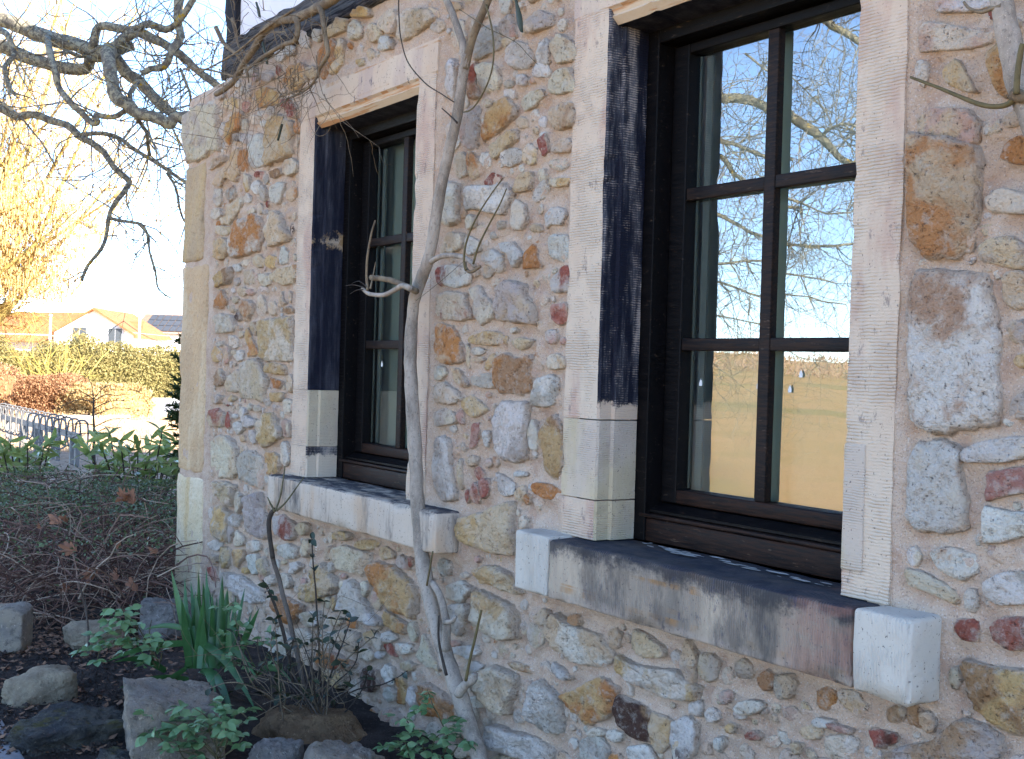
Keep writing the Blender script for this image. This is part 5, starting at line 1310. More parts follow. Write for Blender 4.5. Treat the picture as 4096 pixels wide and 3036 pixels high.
stem(vine, 'shoot', [(1014, 588), (1010, 570), (1014, 530), (1034, 480), (1064, 430), (1094, 388)], .0045, .002, MT['vine_shoot'], -.18, 6)
stem(vine, 'shoot', [(1030, 575), (1042, 535), (1064, 490), (1088, 445), (1103, 410)], .004, .002, MT['vine_shoot'], -.17, 6)
stem(vine, 'shoot', [(972, 1470), (962, 1430), (955, 1390), (955, 1340)], .006, .0035, MT['twig_dark'], -.17, 6)
stem(vine, 'shoot', [(1014, 1482), (1022, 1440), (1034, 1390), (1048, 1328)], .0055, .004, MT['vine_shoot'], -.17, 6)
stem(vine, 'shoot', [(929, 1275), (935, 1240), (942, 1200)], .004, .003, MT['vine_shoot'], -.13, 6)
stem(vine, 'tendril', [(868, -20), (868, 20), (872, 80), (888, 135), (925, 180), (960, 204), (988, 222)], .0028, .0022, MT['twig_dark'], -.14, 5)
stem(vine, 'tendril', [(1058, 10), (1072, 70), (1074, 130), (1060, 185), (1030, 235), (1008, 244)], .0032, .0028, MT['vine_shoot'], -.16, 5)
stem(vine, 'tendril', [(905, 655), (950, 620), (985, 590), (1010, 568)], .0012, .001, MT['twig_olive'], -.2, 4)
stem(vine, 'tendril', [(1000, 20), (1060, 60), (1120, 90), (1150, 120), (1170, 140)], .0014, .001, MT['twig_olive'], -.15, 4)
stem(vine, 'twig', [(995, 268), (980, 252), (962, 236)], .004, .002, MT['twig_dark'], -.13, 5)
stem(vine, 'tendril', [(1130, -30), (1128, 0), (1124, 20)], .0015, .001, MT['twig_dark'], -.15, 4)
def pod(par, a, b_, w, y=-.15):
    p0, p1 = on_wall(*a, y), on_wall(*b_, y); mb = MB(); n = 9; vs = []; fs = []
    ax = (p1-p0); sd_ = ax.cross(Vector((0, 1, 0))).normalized()
    for i in range(n):
        t = i/(n-1); ww = w*(.25+.75*math.sin(math.pi*min(1, t**1.6*1.02))**.8) if t < .98 else w*.1
        c = p0+ax*t
        vs += [c-sd_*ww, c+Vector((0, -.006, 0)), c+sd_*ww, c+Vector((0, .006, 0))]
    for i in range(n-1):
        for k in range(4): fs.append((i*4+k, i*4+(k+1) % 4, (i+1)*4+(k+1) % 4, (i+1)*4+k))
    build('seed_pod', mb.add(vs, fs), MT['pod'], par, loc=p0, smooth=True)
pod(vine, (1122, -5), (1136, 70), .016)
# the older growth lying over the timber
vine2 = empty('wisteria_vine', on_wall(700, 20, -.1), 'tangled tan vine stems and dangling twigs hanging over the old timber beam', 'vine')
for q, r0, r1 in (([(780, -60), (735, -10), (694, 16), (650, 38), (608, 46), (574, 70), (554, 105), (540, 125), (526, 146), (510, 175), (486, 196), (470, 205)], .024, .013), ([(694, 12), (701, 30), (706, 70), (714, 113), (706, 132), (697, 147), (690, 168)], .013, .007),
                  ([(645, 40), (648, 62), (642, 88), (620, 96), (598, 108), (566, 128), (540, 150)], .014, .008), ([(470, 60), (488, 95), (515, 118), (530, 140), (540, 165)], .012, .007), ([(505, 40), (512, 70), (520, 100), (540, 120)], .008, .005),
                  ([(400, 150), (440, 150), (480, 158), (520, 168), (560, 165)], .006, .004), ([(640, 20), (580, 60), (520, 110), (470, 140), (420, 165)], .006, .004), ([(690, 168), (672, 190), (650, 205), (628, 214), (604, 232)], .006, .003), ([(610, 210), (640, 200), (665, 192), (690, 178)], .005, .003)):
    stem(vine2, 'branch', q, r0, r1, MT['vine_tan'], -.12-.04*rt.random(), 8, 4, rt.random()*9)
t2 = MB(); rv = random.Random(31)
for k in range(64):
    a = on_wall(rv.uniform(430, 720), rv.uniform(20, 215), -.12-.08*rv.random())
    if a.z > 3.4 or a.x < -7: continue
    twig(t2, rv, a, (rv.uniform(-1, 1), rv.uniform(-.4, 0), rv.uniform(-1, .6)), rv.uniform(.15, .5), rv.uniform(.0015, .0035), 1, .06, .5, 7, 2, 4)
for k in range(16):
    a = on_wall(rv.uniform(600, 700), rv.uniform(175, 215), -.14)
    twig(t2, rv, a, (rv.uniform(-1, 1), rv.uniform(-.6, 0), rv.uniform(-1, .6)), rv.uniform(.08, .25), rv.uniform(.002, .004), 1, .03, .7, 6, 2, 4)
for k in range(16):   # thin hanging curls
    p = on_wall(rv.uniform(500, 720), rv.uniform(150, 230), -.16); pts = [p]; th = rv.uniform(3.5, 5.5); w = rv.choice((-1, 1))*rv.uniform(.15, .5)
    for i in range(12):
        th += w*.5; pts.append(pts[-1]+Vector((math.cos(th)*.03, rv.uniform(-.004, .004), math.sin(th)*.03-.008)))
    t2.tube(pts, .0011, 3, cap=False)
tag(build('twigs', t2, MT['vine_tan'], vine2), kind='stuff')
pod(vine2, (572, 92), (582, 140), .018); pod(vine2, (558, 5), (566, 38), .016); pod(vine2, (614, 270), (605, 306), .006)
vine3 = empty('wisteria_vine', on_wall(2260, 260, -.1), 'thick grey vine trunk at the right edge with one bare shoot pointing left', 'vine')
stem(vine3, 'trunk', [(2165, -60), (2182, 10), (2194, 70), (2206, 130), (2222, 190), (2250, 260), (2290, 360), (2330, 500)], .022, .030, MT['vine'], -.10, 12)
stem(vine3, 'shoot', [(2232, 208), (2212, 212), (2195, 226), (2170, 232), (2140, 229), (2105, 217), (2060, 198), (2020, 182), (1982, 168)], .0075, .0028, MT['vine_shoot'], -.13, 8)
stem(vine3, 'shoot', [(2212, 205), (2215, 160), (2222, 110), (2226, 95)], .0065, .005, MT['vine_shoot'], -.15, 8)
stem(vine3, 'shoot', [(2180, 12), (2160, 18), (2135, 26), (2110, 18), (2098, 4)], .005, .003, MT['vine_tan'], -.12, 6)
stem(vine3, 'stub', [(2205, 205), (2225, 210), (2245, 205)], .014, .012, MT['vine_tan'], -.13, 8)

# ------------------------------------------------------------------ leaves as shared meshes
def leaf_mesh(name, L, W, mat, fold=.25, curl=.15, n=5, tip=1.0):
    vs = []; fs = []
    for i in range(n+1):
        t = i/n; w = W*math.sin(math.pi*min(1, t*.93+.05))**.8*(1-.25*t*tip); z = -curl*L*t*t
        if i == n: w = W*.02
        vs += [(-w, t*L, z+fold*w), (0, t*L, z), (w, t*L, z+fold*w)]
    for i in range(n):
        a = i*3; fs += [(a, a+1, a+4, a+3), (a+1, a+2, a+5, a+4)]
    me = bpy.data.meshes.new(name); me.from_pydata(vs, [], fs); me.shade_smooth(); me.materials.append(mat); return me
def put_leaf(name, me, parent, p, d, rnd, up=Vector((0, 0, 1)), s=1.0, roll=.5):
    d = Vector(d).normalized(); x = d.cross(up)
    if x.length < 1e-3: x = d.orthogonal()
    x.normalize(); z = x.cross(d)
    m = Matrix((x, d, z)).transposed().to_4x4() @ Matrix.Rotation(rnd.gauss(0, roll), 4, 'Y') @ Matrix.Scale(s, 4)
    o = bpy.data.objects.new(name, me); link(o, parent); po = origin(parent)
    m.translation = Vector(p)-po; o.matrix_local = m; return o
ML = {'laurel': m_leaf('laurel_leaf', lin(98, 124, 60), lin(156, 168, 100), .3, .3), 'iris': m_leaf('sword_leaf', lin(40, 80, 38), lin(68, 110, 64), .4, .12),
      'rose': m_leaf('rose_leaflet', lin(84, 122, 76), lin(118, 150, 108), .45, .15), 'privet': m_leaf('privet_leaf', lin(36, 48, 38), lin(52, 66, 46), .4, .1),
      'dry': m_leaf('dry_oak_leaf', lin(132, 88, 66), lin(160, 116, 92), .8, .2), 'tiny': m_leaf('tiny_leaf', lin(76, 94, 62), lin(112, 128, 88), .5, .15),
      'yew': m_leaf('yew_needle', lin(40, 56, 32), lin(66, 84, 44), .6, .1)}
# ---- sword-leaved plant
ri = random.Random(8)
iris = empty('iris_plant', (-4.62, -.42, .05), 'clump of dark green sword-shaped leaves at the foot of the house corner', 'plant')
def blade(base, tip, w, bend):
    P = []; n = 9
    for i in range(n+1):
        t = i/n; P.append(base.lerp(tip, t)+Vector((0, 0, bend*math.sin(math.pi*t))))
    vs = []; fs = []; side = (tip-base).cross(ray(450, 1400)).normalized(); side.rotate(Matrix.Rotation(ri.uniform(-.7, .7), 3, 'Z')); nn = (tip-base).cross(side).normalized()
    for i, p in enumerate(P):
        t = i/n; ww = 1.5*w*(1-t**2.6)*(.8+.2*min(1, t*4))
        vs += [p-side*ww, p+nn*ww*.25, p+side*ww]
    for i in range(n): a = i*3; fs += [(a, a+1, a+4, a+3), (a+1, a+2, a+5, a+4)]
    build('leaf', MB().add(vs, fs), ML['iris'], iris, loc=base, smooth=True)
for (tx, ty, dd, bx, by, w, bend) in [(372, 1238, 4.9, 418, 1440, .013, .0), (432, 1240, 5.0, 436, 1440, .010, 0), (449, 1236, 5.0, 455, 1440, .011, 0), (484, 1252, 4.9, 478, 1440, .013, 0), (402, 1256, 5.0, 408, 1430, .011, 0), (415, 1264, 5, 432, 1430, .010, 0), (442, 1262, 4.95, 446, 1430, .009, 0), (425, 1285, 4.9, 440, 1450, .012, 0), (462, 1290, 4.9, 462, 1450, .012, 0), (472, 1300, 5, 470, 1450, .01, 0), (565, 1322, 4.8, 515, 1430, .010, 0), (548, 1330, 4.9, 520, 1440, .008, 0), (395, 1300, 4.8, 412, 1450, .012, 0),
    (232, 1440, 4.6, 405, 1400, .010, .02), (246, 1442, 4.5, 360, 1460, .010, .03), (258, 1498, 4.5, 410, 1480, .010, .02), (320, 1510, 4.5, 405, 1455, .008, .0), (561, 1556, 4.5, 440, 1400, .012, .05), (515, 1588, 4.4, 438, 1460, .013, .07), (560, 1480, 4.6, 480, 1420, .012, .05), (470, 1545, 4.5, 444, 1456, .013, .05), (310, 1372, 4.8, 412, 1372, .008, .02), (640, 1490, 4.7, 545, 1480, .011, .06), (455, 1300, 5.1, 452, 1450, .010, 0), (410, 1330, 5.1, 420, 1450, .011, 0), (490, 1310, 5.1, 480, 1450, .010, 0), (436, 1320, 4.8, 448, 1470, .012, 0), (520, 1350, 5.0, 490, 1450, .010, 0)]:
    blade(at(bx, by, 4.85), at(tx, ty, dd), w, bend)
for k in range(20):
    bx = ri.uniform(405, 500); blade(at(bx, 1455, ri.uniform(4.8, 5.05)), at(bx+ri.gauss(0, 28), ri.uniform(1262, 1350), ri.uniform(4.75, 5.1)), ri.uniform(.008, .012), 0)
# ---- rose shoots
def rose(label, specs, depth, seed, lo=.026):
    r_ = random.Random(seed); base = at(*specs[0][0], depth); root = empty('rose_shoot', (base.x, base.y, max(0, base.z-.05)), label, 'plant', 'leafy rose shoots in the bed')
    lm_ = leaf_mesh('rose_leaf', lo*1.25, lo*.48, ML['rose'], .3, .2)
    for line in specs:
        P = [at(a[0], a[1], depth-.12*i/len(line)) for i, a in enumerate(line)]
        P2, R2 = jag(P, [.0035-.002*i/(len(P)-1) for i in range(len(P))], 3, .6, seed)
        build('stem', MB().tube(P2, R2, 5), MT['twig_olive'], root, loc=P[0], smooth=True)
        for i in range(2, len(P2)):
            if r_.random() > .8: continue
            d = Vector((r_.uniform(-1, 1), r_.uniform(-1, .3), r_.uniform(-.2, .5))).normalized()
            pet = [P2[i], P2[i]+d*lo*1.3, P2[i]+d*lo*2.6+Vector((0, 0, -.006))]
            for k, q in enumerate(pet[1:]):
                sd_ = d.cross(Vector((0, 0, 1))).normalized()
                for s in (-1, 1): put_leaf('leaf', lm_, root, q, sd_*s+d*.5+Vector((0, 0, r_.uniform(-.3, .2))), r_, s=r_.uniform(.75, 1.15))
            put_leaf('leaf', lm_, root, pet[2], d+Vector((0, 0, -.3)), r_, s=1.15)
    return root
rose('pale green rose shoot arching left of the sword-leaved plant', [[(345, 1440), (320, 1400), (300, 1365), (275, 1340), (262, 1322)], [(330, 1420), (285, 1375), (250, 1372), (228, 1385)], [(320, 1440), (250, 1400), (222, 1410), (210, 1440)], [(350, 1440), (352, 1420), (345, 1455)], [(340, 1450), (310, 1420), (290, 1400), (270, 1395)], [(335, 1440), (325, 1390), (330, 1350)]], 4.75, 3, .032)
rose('rose shoot with rounded leaves before the large stone block', [[(470, 1660), (470, 1600), (450, 1560), (420, 1540)], [(475, 1650), (430, 1600), (390, 1580), (350, 1570)], [(470, 1640), (500, 1580), (520, 1550), (540, 1565)], [(470, 1660), (420, 1640), (370, 1630), (345, 1600)], [(480, 1650), (520, 1620), (535, 1590)], [(470, 1650), (440, 1620), (410, 1600)], [(475, 1650), (495, 1610), (480, 1560)], [(470, 1660), (400, 1650), (385, 1600)], [(480, 1640), (455, 1590), (470, 1555)]], 4.05, 4, .030)
rose('rose shoot with green leaflets at the vine foot by the bottom edge', [[(930, 1680), (920, 1620), (895, 1580), (880, 1560)], [(940, 1680), (975, 1620), (960, 1570), (945, 1540), (930, 1500)], [(930, 1680), (890, 1640), (862, 1630)], [(960, 1680), (985, 1640), (1010, 1610), (1035, 1615)], [(945, 1680), (940, 1630), (955, 1600), (985, 1600)], [(940, 1690), (900, 1660), (880, 1610)]], 4.1, 5, .028)
rose('sparse leafy sprig between the sword leaves and the wall', [[(560, 1470), (540, 1420), (520, 1380), (505, 1310)], [(560, 1470), (585, 1420), (600, 1400)], [(550, 1460), (530, 1430), (490, 1420)]], 4.8, 6, .026)
# ---- bare shrub before the left window
rp_ = random.Random(12)
shrub = empty('privet_shrub', on_ground(665, 1560), 'bare branching shrub with a few dark leaves under the left window', 'shrub')
lmp = leaf_mesh('privet_leaf', .042, .013, ML['privet'], .3, .25)
def shoot(line, depth, r0, r1, mat, leaves=0, name='stem', top=.5):
    P = [at(a[0], a[1], depth+(a[2] if len(a) > 2 else 0)) for a in line]
    P2, R2 = jag(P, [r0+(r1-r0)*i/(len(P)-1) for i in range(len(P))], 4, .5, line[0][0]*.1)
    build(name, MB().tube(P2, R2, 6, wob=.1), mat, shrub, loc=P[0], smooth=True)
    for k in range(leaves):
        i = int(len(P2)*(top+(1-top)*(k/max(1, leaves-1)))*.999); d = Vector((rp_.uniform(-1, 1), rp_.uniform(-1, .2), rp_.uniform(-.3, .8)))
        for s in (-1, 1): put_leaf('leaf', lmp, shrub, P2[i], Vector((d.x*s, d.y*s, d.z)), rp_, s=rp_.uniform(.7, 1.1))
    return P2
TD, TB = MT['twig_dark'], MT['vine_tan']
MT['stem_grey'] = m_bark('grey_stem_bark', lin(120, 112, 106), lin(92, 82, 76))
TG = MT['stem_grey']
shoot([(690, 1590), (672, 1530), (655, 1460), (640, 1390), (625, 1330), (608, 1265), (594, 1215), (588, 1170), (586, 1135), (592, 1118)], 4.75, .011, .008, TG)
shoot([(594, 1215), (588, 1175), (585, 1140), (590, 1118), (600, 1108)], 4.74, .0095, .009, TD)
for q in ([(600, 1110), (610, 1080), (616, 1045), (620, 1015)], [(602, 1112), (625, 1090), (645, 1062), (662, 1038)], [(598, 1115), (588, 1095), (582, 1082)]): shoot(q, 4.73, .0045, .0022, MT['twig_olive'])
shoot([(700, 1560), (697, 1480), (694, 1400), (690, 1330), (685, 1260), (680, 1200), (680, 1158)], 4.65, .0055, .002, TD, 4, top=.7)
shoot([(640, 1500), (625, 1420), (605, 1340), (590, 1300), (572, 1262)], 4.7, .006, .003, TD)
shoot([(645, 1480), (625, 1400), (605, 1330), (582, 1275)], 4.6, .004, .002, TD, 3, top=.8)
for q, lv in (([(700, 1560), (690, 1480), (720, 1380), (742, 1330)], 3), ([(695, 1540), (730, 1460), (790, 1405), (815, 1385)], 3), ([(690, 1580), (760, 1510), (830, 1490), (880, 1465), (908, 1440)], 4), ([(680, 1560), (640, 1500), (590, 1470), (540, 1450), (510, 1440)], 2), ([(690, 1590), (620, 1540), (560, 1500), (500, 1485), (455, 1500)], 2), ([(700, 1570), (720, 1500), (770, 1450), (780, 1400)], 3), ([(690, 1570), (650, 1490), (630, 1440), (640, 1390)], 3), ([(680, 1580), (600, 1530), (545, 1480), (520, 1400)], 2), ([(700, 1540), (705, 1450), (700, 1380), (706, 1310)], 3), ([(690, 1540), (720, 1470), (745, 1400), (760, 1352)], 3), ([(720, 1600), (730, 1540), (760, 1480), (740, 1440)], 3), ([(700, 1560), (660, 1520), (610, 1500), (575, 1440)], 2), ([(700, 1590), (740, 1560), (790, 1500), (800, 1460)], 3), ([(715, 1600), (690, 1530), (680, 1460), (660, 1400)], 2), ([(620, 1560), (600, 1500), (570, 1450), (560, 1390)], 1), ([(640, 1590), (560, 1540), (480, 1500), (440, 1465)], 1), ([(610, 1590), (620, 1500), (590, 1420), (600, 1360)], 2)):
    shoot([(a, b_, -.1*i*rp_.uniform(-.5, 1)) for i, (a, b_) in enumerate(q)], rp_.uniform(4.45, 4.8), rp_.uniform(.003, .0055), .0018, rp_.choice((TB, TD, TG)), lv, top=.6)
for k in range(16):
    bx = rp_.uniform(600, 720); x1 = bx+rp_.uniform(-150, 140); y1 = rp_.uniform(1330, 1500)
    shoot([(bx, 1585), (bx+(x1-bx)*.3, 1530, -.02), (bx+(x1-bx)*.65, (1560+y1)/2-15, -.08), (x1, y1, -.1)], rp_.uniform(4.4, 4.75), rp_.uniform(.0025, .004), .0015, rp_.choice((TB, TD, TG)), rp_.choice((2, 3, 4)), top=.45)
ptw = MB()
for k in range(42):
    a = at(rp_.uniform(540, 800), rp_.uniform(1380, 1560), rp_.uniform(4.4, 4.75))
    twig(ptw, rp_, a, (rp_.uniform(-1, 1), rp_.uniform(-.5, .3), rp_.uniform(-.2, 1)), rp_.uniform(.1, .3), .002, 1, .0, .3, 4, 2)
tag(build('twigs', ptw, TB, shrub), kind='stuff')

# ---- low twiggy groundcover beside the corner
rg = random.Random(21)
cover = empty('groundcover_shrub', (-7.6, -.3, 0), 'low tangle of dark twigs with small green leaves left of the house corner', 'shrub')
def free(p): return not (p.x > -6.75 and p.y > -.02)
g1 = MB(); g2 = MB()
def cover_pt():
    while True:
        px = rg.uniform(-40, 400); dep = rg.uniform(6.1, 10.2)
        d = ray(px, 780); p = CAM+d*dep
        if free(p) and p.y < 2.0: return Vector((p.x, p.y, 0)), dep
TW = [lin(84, 62, 56), lin(112, 88, 78), lin(146, 120, 106), lin(184, 164, 146), lin(100, 74, 68), lin(134, 104, 94)]
for k in range(1700):
    p, dep = cover_pt(); p.z = rg.uniform(0, .42)*(.9 if dep > 6.5 else .8)
    d = Vector((rg.uniform(-1, 1), rg.uniform(-1, 1), rg.uniform(-.2, 1.2)))
    pts = [p]; d.normalize(); L = rg.uniform(.25, .85); n = 6
    for i in range(n):
        d = (d+Vector((rg.gauss(0, .2), rg.gauss(0, .2), -.18))).normalized(); q = pts[-1]+d*L/n; q.z = max(.015, min(.60, q.z)); 
        if not free(q): break
        pts.append(q)
    if len(pts) > 2:
        r0 = .0062*rg.uniform(.25, 1.0)**1.3
        g1.tube(pts, [r0*(1-.6*i/len(pts)) for i in range(len(pts))], 4, cap=False, col=rg.choice(TW))
        if rg.random() < .6:
            q = pts[len(pts)//2]; e = Vector((rg.uniform(-1, 1), rg.uniform(-1, 1), rg.uniform(-.3, .9))).normalized(); c_ = rg.choice(TW); p2 = [q, q+e*.07, q+e*.14+Vector((0, 0, -.02)), q+e*.2+Vector((0, 0, -.05))]
            if free(p2[-1]): g1.tube(p2, [r0*.6, r0*.5, r0*.4, r0*.2], 3, cap=False, col=c_)
tt = NT('cover_twig', .9, .2); MT['cover_twig'] = tt.done(tt.mix(t_n := tt.ramp(tt.noise(40, 3), .4, .7, 0, .4), tt.attr('Col'), (.03, .02, .02)))
tag(build('twigs', g1, MT['cover_twig'], cover), kind='stuff')
for k in range(12000):
    p, dep = cover_pt()
    if dep < 7.0 and rg.random() < .75: continue
    hz = fbm((p.x, p.y, 0), 1.1, 3)
    if hz < -.25 and rg.random() < .6: continue
    z = .50+.10*hz-abs(rg.gauss(0, .07)) if rg.random() < .85 else rg.uniform(.1, .45)
    a = rg.random()*6.28; el = rg.uniform(-.6, .8); L = rg.uniform(.013, .026); w = L*.32
    d = Vector((math.cos(a)*math.cos(el), math.sin(a)*math.cos(el), math.sin(el))); s = d.orthogonal(); s.rotate(Matrix.Rotation(rg.random()*6.28, 3, d))
    p.z = z
    g2.add([p, p+d*L*.5+s*w, p+d*L, p+d*L*.5-s*w], [(0, 1, 2, 3)])
tag(build('foliage', g2, ML['tiny'], cover), kind='stuff')
def oak_leaf():
    vs = [(0, 0, 0)]; n = 26
    for i in range(n+1):
        t = i/n; s = math.pi*(t*1.7-.85); r = .055*(1+.35*math.cos(7*math.pi*(t-.5)*2))*(.75+.25*math.cos(s))
        vs.append((r*math.sin(s)*.75, .05+r*math.cos(s), .012*math.sin(5*s)))
    me = bpy.data.meshes.new('dry_leaf'); me.from_pydata(vs, [], [(0, i, i+1) for i in range(1, n+1)]); me.materials.append(ML['dry']); return me
om = oak_leaf()
for px, py, dep, s in ((282, 1082, 6.6, 1.0), (290, 1098, 6.55, .9), (275, 1092, 6.6, .8), (132, 1140, 6.4, .9), (146, 1136, 6.4, .6), (168, 1200, 6.25, 1.0), (212, 1236, 6.2, 1.0), (255, 1262, 6.15, .7), (90, 1148, 6.6, .6), (150, 1275, 6.15, .7), (300, 1285, 6.1, .8), (345, 1200, 6.3, .6), (262, 1180, 6.3, .5), (2, 1118, 6.6, .6)):
    put_leaf('dry_leaf', om, cover, at(px, py, dep), (rg.uniform(-1, 1), rg.uniform(-1, 0), rg.uniform(-.4, 1)), rg, s=s, roll=.9, up=Vector((.3, -1, .3)))
# fallen leaves and crumbs on the soil
lit = MB()
for k in range(2200):
    q = on_ground(rg.uniform(-20, 420), 1330+330*rg.random()); 
    if rg.random() < .55: q = on_ground(rg.uniform(-10, 400), rg.uniform(1350, 1440))
    if not free(q) : continue
    z = soil_z(q.x, q.y)+.006; a = rg.random()*6.28; L = rg.uniform(.01, .045); d = Vector((math.cos(a), math.sin(a), rg.uniform(-.2, .4))); s = Vector((-math.sin(a), math.cos(a), rg.uniform(-.3, .3)))*.4
    p = Vector((q.x, q.y, z)); lit.add([p, p+d*L*.5+s*L, p+d*L+Vector((0, 0, .004)), p+d*L*.5-s*L], [(0, 1, 2, 3)])
tag(build('leaf_litter', lit, m_simple('leaf_litter', lin(150, 116, 92), .9, .6, 40, col2=lin(92, 72, 62))), 'dry leaf crumbs scattered on the dark soil', kind='stuff')
clod = MB()
for k in range(1500):
    q = on_ground(rg.uniform(-30, 300), rg.uniform(1420, 1660)); r = rg.uniform(.004, .013)*(1 if rg.random() < .9 else 1.8); z = soil_z(q.x, q.y)
    vs = [(q.x+r*dx*rg.uniform(.7, 1.2), q.y+r*dy*rg.uniform(.7, 1.2), z+r*.5+r*dz*rg.uniform(.6, 1)) for dx, dy, dz in ((1, 0, 0), (-1, 0, 0), (0, 1, 0), (0, -1, 0), (0, 0, 1))]
    clod.add(vs, [(0, 2, 4), (2, 1, 4), (1, 3, 4), (3, 0, 4)])
tag(build('soil_clods', clod, MT.setdefault('soil', m_soil())), 'crumbly dark clods of garden soil', kind='stuff')
# twig stuck in the soil
tk_ = MB(); P = [at(192, 1428, 5.6), at(193, 1390, 5.6), at(190, 1350, 5.58), at(180, 1300, 5.55), at(172, 1268, 5.5)]
p2_, r2_ = jag(P, [.007, .006, .005, .005, .003], 3, .4, 2); tk_.tube(p2_, r2_, 6, wob=.2)
twig(tk_, rg, p2_[6], (-.5, .2, .6), .2, .003, 1); tag(build('dead_twig', tk_, TG, loc=P[0], smooth=True), 'thin dead twig standing upright before the low tan stone', 'twig')

# ------------------------------------------------------------------ laurels, yew, sapling
lml = leaf_mesh('laurel_leaf', .165, .025, ML['laurel'], .3, .25, 6)
def laurel(label, spots, base, depth, seed, dens):
    r_ = random.Random(seed); b = at(*base, depth); b.z = 0
    root = empty('laurel_shrub', b, label, 'shrub', 'laurel shrubs behind the bed')
    for (px, py) in spots:
        dp = depth+r_.uniform(-.9, .6); top = at(px, py, dp)
        low = Vector((b.x+(top.x-b.x)*.45, b.y+(top.y-b.y)*.45, .02)); mid = low.lerp(top, .55)+Vector((0, 0, .05))
        P2, R2 = jag([low, mid, top], [.012, .008, .004], 4, .6, px); build('stem', MB().tube(P2, R2, 5), MT['twig_dark'], root, loc=low, smooth=True)
        for k in range(dens):
            i = len(P2)-1-int(r_.random()**2*6); a = r_.random()*6.28
            put_leaf('leaf', lml, root, P2[i], (math.cos(a), math.sin(a), r_.uniform(-.5, 1.3)), r_, s=r_.uniform(.7, 1.25), roll=.9)
laurel('small laurel shrub with long pale leaves at the left edge', [(22, 962), (8, 985), (40, 990), (60, 972), (95, 975), (110, 960), (78, 1000), (18, 1010), (48, 1015), (100, 1005), (-10, 970), (30, 1030)], (60, 1075), 10.6, 1, 14)
laurel('wide laurel shrub with long green leaves beside the house corner', [(215, 955), (238, 945), (262, 960), (280, 985), (300, 970), (195, 985), (225, 985), (250, 1000), (330, 955), (352, 940), (372, 965), (345, 990), (318, 1005), (290, 1015), (365, 1010), (385, 985), (395, 1015), (380, 1040), (340, 1030), (215, 1020), (260, 1035), (300, 1040), (185, 965), (240, 1025)], (300, 1085), 10.6, 2, 12)
# yew just behind the corner
ry = random.Random(4)
yb = at(392, 960, 9.3); yew = empty('yew_tree', (yb.x, yb.y, 0), 'dark green feathery yew peeping from behind the house corner', 'tree')
yx, yy = yb.x-.05, yb.y+.25
build('trunk', MB().tube([(yx, yy, 0), (yx+.03, yy, .9), (yx, yy, 1.7)], [.05, .035, .012], 7), MT['twig_dark'], yew, loc=(yx, yy, 0))
yf = MB(); yt = MB()
for k in range(330):
    z = ry.uniform(.3, 1.62); a = ry.random()*6.28; L = .75*(.20+.30*math.sin(math.pi*min(1, (1.78-z)/1.5))**.8)*ry.uniform(.5, 1.1)
    d = Vector((math.cos(a), math.sin(a), ry.uniform(-.05, .55))); p = Vector((yx, yy, z)); pts = [p]
    for i in range(5): pts.append(pts[-1]+d.normalized()*L/5); d.z += .12*(1 if z > 1 else -.4)
    yt.tube(pts, [.006, .005, .004, .003, .002, .001], 3, cap=False)
    for i in range(1, 6):
        for j in range(22):
            q = pts[i-1].lerp(pts[i], ry.random()); e = (d.normalized()*.7+Vector((ry.gauss(0, .8), ry.gauss(0, .8), ry.gauss(0, .5)))).normalized(); l = ry.uniform(.035, .075); s = e.orthogonal()*.007
            yf.add([q-s, q+e*l, q+s], [(0, 1, 2)])
build('branches', yt, MT['twig_dark'], yew, loc=(yx, yy, 0)); tag(build('foliage', yf, ML['yew'], yew, loc=(yx, yy, 0)), kind='stuff')
# thin sapling in the yard
rs_ = random.Random(9); sp0 = on_ground(206, 1040); sap = empty('sapling', sp0, 'thin bare sapling with flat spreading twigs behind the laurels', 'tree')
D_ = 14.1; P = [at(206, 1042, D_), at(204, 985, D_), at(205, 940, D_), at(203, 900, D_), at(204, 868, D_)]
p2_, r2_ = jag(P, [.024, .02, .016, .012, .009], 3, .3, 3); build('trunk', MB().tube(p2_, r2_, 7), MT['twig_dark'], sap, loc=sp0, smooth=True)
st = MB()
for (a, y0, b_, y1) in ((204, 868, 150, 858), (204, 868, 245, 838), (204, 872, 258, 862), (204, 876, 140, 882), (204, 905, 120, 915), (204, 905, 290, 890), (204, 925, 135, 935), (204, 930, 285, 912), (204, 945, 150, 960), (204, 945, 260, 935), (204, 890, 275, 874), (204, 868, 196, 832)):
    p, q = at(a, y0, D_), at(b_, y1, D_+rs_.uniform(-.4, .4)); m = p.lerp(q, .5)+Vector((0, 0, .05))
    pp, rr = jag([p, m, q], [.007, .005, .0025], 3, .9, y0); st.tube(pp, rr, 4, cap=False)
    for k in range(5): twig(st, rs_, pp[rs_.randint(1, len(pp)-1)], (q-p).normalized()+Vector((rs_.gauss(0, .4), rs_.gauss(0, .4), rs_.gauss(0, .35))), .25, .0035, 1, 0, .25, 4, 2)
build('branches', st, MT['twig_dark'], sap, loc=sp0)

